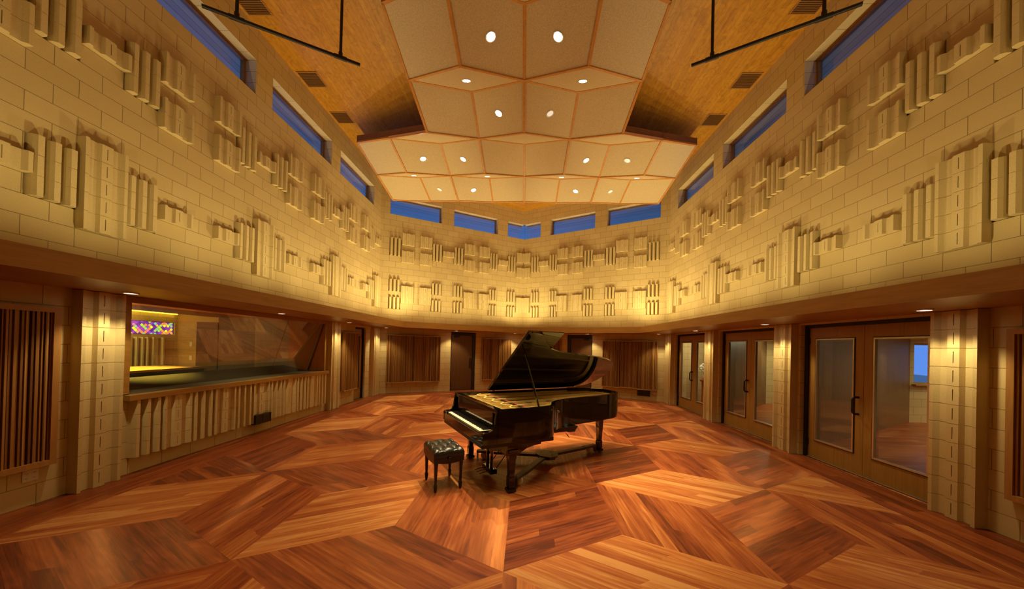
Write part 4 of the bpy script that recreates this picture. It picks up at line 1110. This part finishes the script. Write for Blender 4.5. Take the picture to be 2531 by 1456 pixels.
# ribs on the back wall
wcb = bpy.data.objects['wall_control_back']
for i in range(6):
    mb = MB(); s1_ = 2.85-i*B; s0_ = s1_-B*.98
    if i % 3 != 2: add_ribs(mb, CWF, s0_, s1_, .2, 1.72, back=0, front=1.0)
    else: add_flute(mb, CWF, s0_, s1_, .2, 1.72)
    mb.build('rib_block_stack' if i % 3 != 2 else 'fluted_block_stack', M_RELIEF, wcb)
# stained glass band
sg = MB(); r2 = random.Random(11); cell = .044; S0, S1, Z0, Z1 = .10, 2.58, 1.80, 2.11
i = 0
for iu in range(-4, 80):
    for iv in range(-80, 80):
        cx_, cz_ = S0+(iu+iv)*cell, Z0+(iu-iv)*cell
        poly = [(cx_-cell*.92, cz_), (cx_, cz_+cell*.92), (cx_+cell*.92, cz_), (cx_, cz_-cell*.92)]
        for p0_, n_ in (((S0,Z0),(1,0)),((S1,Z0),(-1,0)),((S0,Z0),(0,1)),((S0,Z1),(0,-1))):
            poly = clip(poly, p0_, n_)
            if len(poly) < 3: break
        if len(poly) < 3: continue
        sg.add([CWF(s,-.03,z) for s,z in poly], [tuple(range(len(poly)))], at=(r2.choice((.02,.05,.15,.2,.2,.4,.45,.6,.65,.75,.85,.92,1.0,.1,.05)),0,0))
sroot = tag(MB().box(XB-.036,XB-.031,Y2-2.59,Y2-.09,1.795,2.115).build('stained_glass_band', M_BLACK), 'band of coloured diamond stained glass glowing inside the control room', 'stained glass')
sg.build('coloured_glass', M_STAINED, sroot, recalc=False)
tag(MB().box(XB+.05,XB+.09,4.0,8.9,2.33,2.36).build('light_strip', M_STRIPY), 'bright yellow light strip along the control room ceiling', 'light strip')
dk = tag(empty('studio_desk', (-6.3,4.6,0)), 'long studio desk with honey wood top and black front in the control room', 'desk')
MB().box(-.45,.45,-1.2,1.75,1.165,1.20).build('desk_top', wood_mat('desk_wood', [(.25,(.55,.30,.06)),(.8,(.70,.42,.11))], .4, scale=(8,1,8)), dk)
MB().box(.38,.43,-1.15,1.70,.0,1.165).box(-.43,-.38,-1.15,1.70,.0,1.165).build('desk_front', M_BLACK, dk)
for z, yy in ((1.19, 0),(1.56, 0)):
    o_ = tag(MB().box(-8.82-.035,-8.82+.035,Y2-.008,Y2-.001,z-.06,z+.06).build('wall_switch', M_WHITE, bevel=.002), 'white plate on the control room side wall, %s one' % ('upper' if z > 1.5 else 'lower'), 'switch')
area('control_room_light', (-8.8,6.9,2.45), 45, 1.2, 2.6, (-8.9,7.6,1.0), (1,.86,.30))
spot('desk_light', (-6.3,5.4,2.27), 150, 80, .6, color=(1,.74,.12))
M_NIGHT = wood_mat('unlit_dark_panelling', [(.25,(.045,.020,.008)),(.8,(.075,.034,.013))], .5, scale=(10,10,1))  # unlit side of the control room, its shade put into the wood colour
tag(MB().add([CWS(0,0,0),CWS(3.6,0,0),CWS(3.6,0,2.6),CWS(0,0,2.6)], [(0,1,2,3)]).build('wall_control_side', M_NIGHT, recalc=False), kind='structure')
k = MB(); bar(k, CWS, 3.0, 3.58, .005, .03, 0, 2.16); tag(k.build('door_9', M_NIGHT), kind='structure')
tag(MB().add([CWS(3.0,.004,2.16),CWS(3.6,.004,2.16),CWS(3.6,.004,2.6),CWS(3.0,.004,2.6)], [(0,1,2,3)]).build('wall_control_header', M_PANELV, recalc=False), kind='structure')
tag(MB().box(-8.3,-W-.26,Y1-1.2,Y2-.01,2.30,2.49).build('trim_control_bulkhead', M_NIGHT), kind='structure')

# ================================================================== SIDE ROOMS behind the right glazed doors
def pwall(name, A_, B_, z1, mt, parent=None, uo=0, z0=0):
    A_, B_ = Vector((*A_,0)), Vector((*B_,0)); L = (B_-A_).length
    return tag(MB().add([(A_.x,A_.y,z0),(B_.x,B_.y,z0),(B_.x,B_.y,z1),(A_.x,A_.y,z1)], [(0,1,2,3)], [[(uo,z0),(uo+L,z0),(uo+L,z1),(uo,z1)]]).build(name, mt, recalc=False), kind='structure')
RX = W+.19
M_PANELD = wood_mat('booth_wood_panelling', [(.25,(.13,.065,.025)),(.6,(.18,.09,.035)),(.85,(.22,.115,.045))], .45, scale=(12,12,1))
pwall('wall_booth_front', (RX,6.22), (10.1,9.2), 2.5, M_PANELD)
pwall('wall_booth_middle_wood', (RX,8.66), (8.25,11.8), 2.5, M_PANELD)
pwall('wall_booth_middle', (8.25,11.8), (10.9,11.9), 2.5, M_BLOCK)
pwall('wall_booth_end', (10.9,11.9), (10.1,9.2), 2.5, M_BLOCK)
pwall('wall_booth_far', (W,11.0), (9.5,13.7), 2.5, M_BLOCK, uo=.1)
pwall('wall_booth_far_end', (9.5,13.7), (8.25,11.8), 2.5, M_BLOCK)
# end wall of the nearest booth with its own window
E0, E1 = Vector((10.1,9.2,0)), Vector((14.2,9.2,0))
EF = Frame(E0, (1,0,0), (0,-1,0))
tag(wall_mesh(EF, 4.1, 0, 2.5, [(.10,1.5,1.0,2.05,.2,False)], (.1,.1)).build('wall_booth_window', M_BLOCK, recalc=False), kind='structure')
wi += 1
k = MB(); bar(k, EF, .05, 1.55, 0, .10, .96, 1.0); ringbar(k, EF, .10, 1.5, -.14, -.08, 1.0, 2.05, .04); bw = tag(k.build('window_%d' % wi, M_FRAMEW), kind='structure')
k = MB(); bar(k, EF, .14, 1.46, -.115, -.110, 1.04, 2.01); k.build('pane', M_GLASS, bw)
pwall('wall_booth_near', (W,3.45), (14.2,3.45), 2.5, M_BLOCK); pwall('wall_booth_side', (14.2,3.45), (14.2,9.2), 2.5, M_BLOCK)
tag(MB().box(W+.02,14.4,3.3,14.0,2.45,2.5).build('ceiling_booth', M_TRIM), kind='structure')
bf = MB(); rnd = random.Random(9)
for i in range(110):
    y0_ = 3.4+i*.1; x_ = W+.02
    while x_ < 14.2:
        x2_ = min(14.2, x_+rnd.uniform(1,2.6)); P = [(x_,y0_,.0),(x2_,y0_,.0),(x2_,y0_+.1,.0),(x_,y0_+.1,.0)]; ou, ov = rnd.random()*40, rnd.random()*40
        bf.add(P, [(0,1,2,3)], [[(q_[0]+ou, q_[1]+ov) for q_ in P]], at=(.5+rnd.gauss(0,.12),0,0)); x_ = x2_
tag(bf.build('floor_booth', M_FLOOR, recalc=False), kind='structure')
area('booth_light', (8.6,6.0,2.40), 16, 1.2, 1.2, (8.6,6.0,0), (1,.88,.58))
area('booth_light', (12.0,8.0,2.40), 32, 1.0, 1.0, (12.3,7.9,0), (1,.90,.50))
area('booth_light', (8.3,10.3,2.40), 30, 1.2, 1.0, (7.9,9.9,0), (1,.90,.50))
area('booth_light', (5.9,10.5,2.40), 18, .8, .8, (5.9,11.4,0), (1,.84,.48))
# lawn outside the booth window at dusk
tag(MB().add([(8,13.9,-.3),(30,13.9,-.3),(30,60,1.8),(8,60,1.8)], [(0,1,2,3)]).build('ground', mat('dusk_lawn', (.30,.38,.30), .9), recalc=False), kind='structure')
# flowers on a wooden pedestal in the farthest booth
fx_, fy_ = 5.80, 11.05
pd = tag(empty('flower_pedestal', (fx_,fy_,0)), 'slim orange wood pedestal behind the farthest glazed doors', 'pedestal')
MB().lathe([(.13,0),(.13,.03),(.07,.06),(.05,.4),(.06,.74),(.12,.78),(.12,.81)], n=20).build('turned_column', M_REVEAL, pd)
vz = tag(empty('flower_vase', (fx_,fy_,.81)), 'white flowers in a small pale vase on the wooden pedestal', 'flowers')
MB().lathe([(.03,0),(.055,.04),(.06,.09),(.035,.15),(.04,.17)], n=18).build('vase', mat('pale_ceramic', (.7,.62,.5), .3), vz)
pe = MB(); r3 = random.Random(5)
for i in range(26):
    c_ = Vector((r3.gauss(0,.07), r3.gauss(0,.06), .24+r3.random()*.26))
    for j in range(5):
        t_ = j*2*pi/5+r3.random(); d = Vector((cos(t_), r3.gauss(0,.3), sin(t_))).normalized(); s_ = d.orthogonal().normalized()
        pe.add([c_, c_+d*.022+s_*.014, c_+d*.042, c_+d*.022-s_*.014], [(0,1,2,3)])
pe.build('petals', mat('white_petal', (.85,.82,.74), .6), vz, recalc=False)
sm_ = MB()
for i in range(9):
    sm_.tube([(0,0,.1),(r3.gauss(0,.03),r3.gauss(0,.03),.2),(r3.gauss(0,.07),r3.gauss(0,.06),.26+r3.random()*.18)], .003, 5)
sm_.build('stems', mat('green_stem', (.08,.16,.04), .6), vz)

# added boxes behind the solid doors block sky light leaks, and a lobby behind the left glazed door
for wn in ('back_left', 'back_right'):
    F = FR[wn]; a, b = DOOR_B[0]*B-.05, DOOR_B[1]*B+.05
    k = MB(); k.add([F(a,-.05,-.01),F(b,-.05,-.01),F(b,-.05,2.3),F(a,-.05,2.3),F(a,-.5,-.01),F(b,-.5,-.01),F(b,-.5,2.3),F(a,-.5,2.3)], [(0,3,7,4),(1,2,6,5),(3,2,6,7),(4,5,6,7),(0,1,5,4)])
    tag(k.build('wall_leak_block_'+wn, M_PANELD, recalc=False), kind='structure')
F = FR['left']; a, b = 1.7*B, 6.2*B
k = MB(); k.add([F(a,0,0),F(b,0,0),F(b,0,2.4),F(a,0,2.4),F(a,-2.2,0),F(b,-2.2,0),F(b,-2.2,2.4),F(a,-2.2,2.4)], [(0,3,7,4),(1,2,6,5),(3,2,6,7),(4,5,6,7),(0,1,5,4)])
tag(k.build('wall_lobby', M_PANELD, recalc=False), kind='structure')
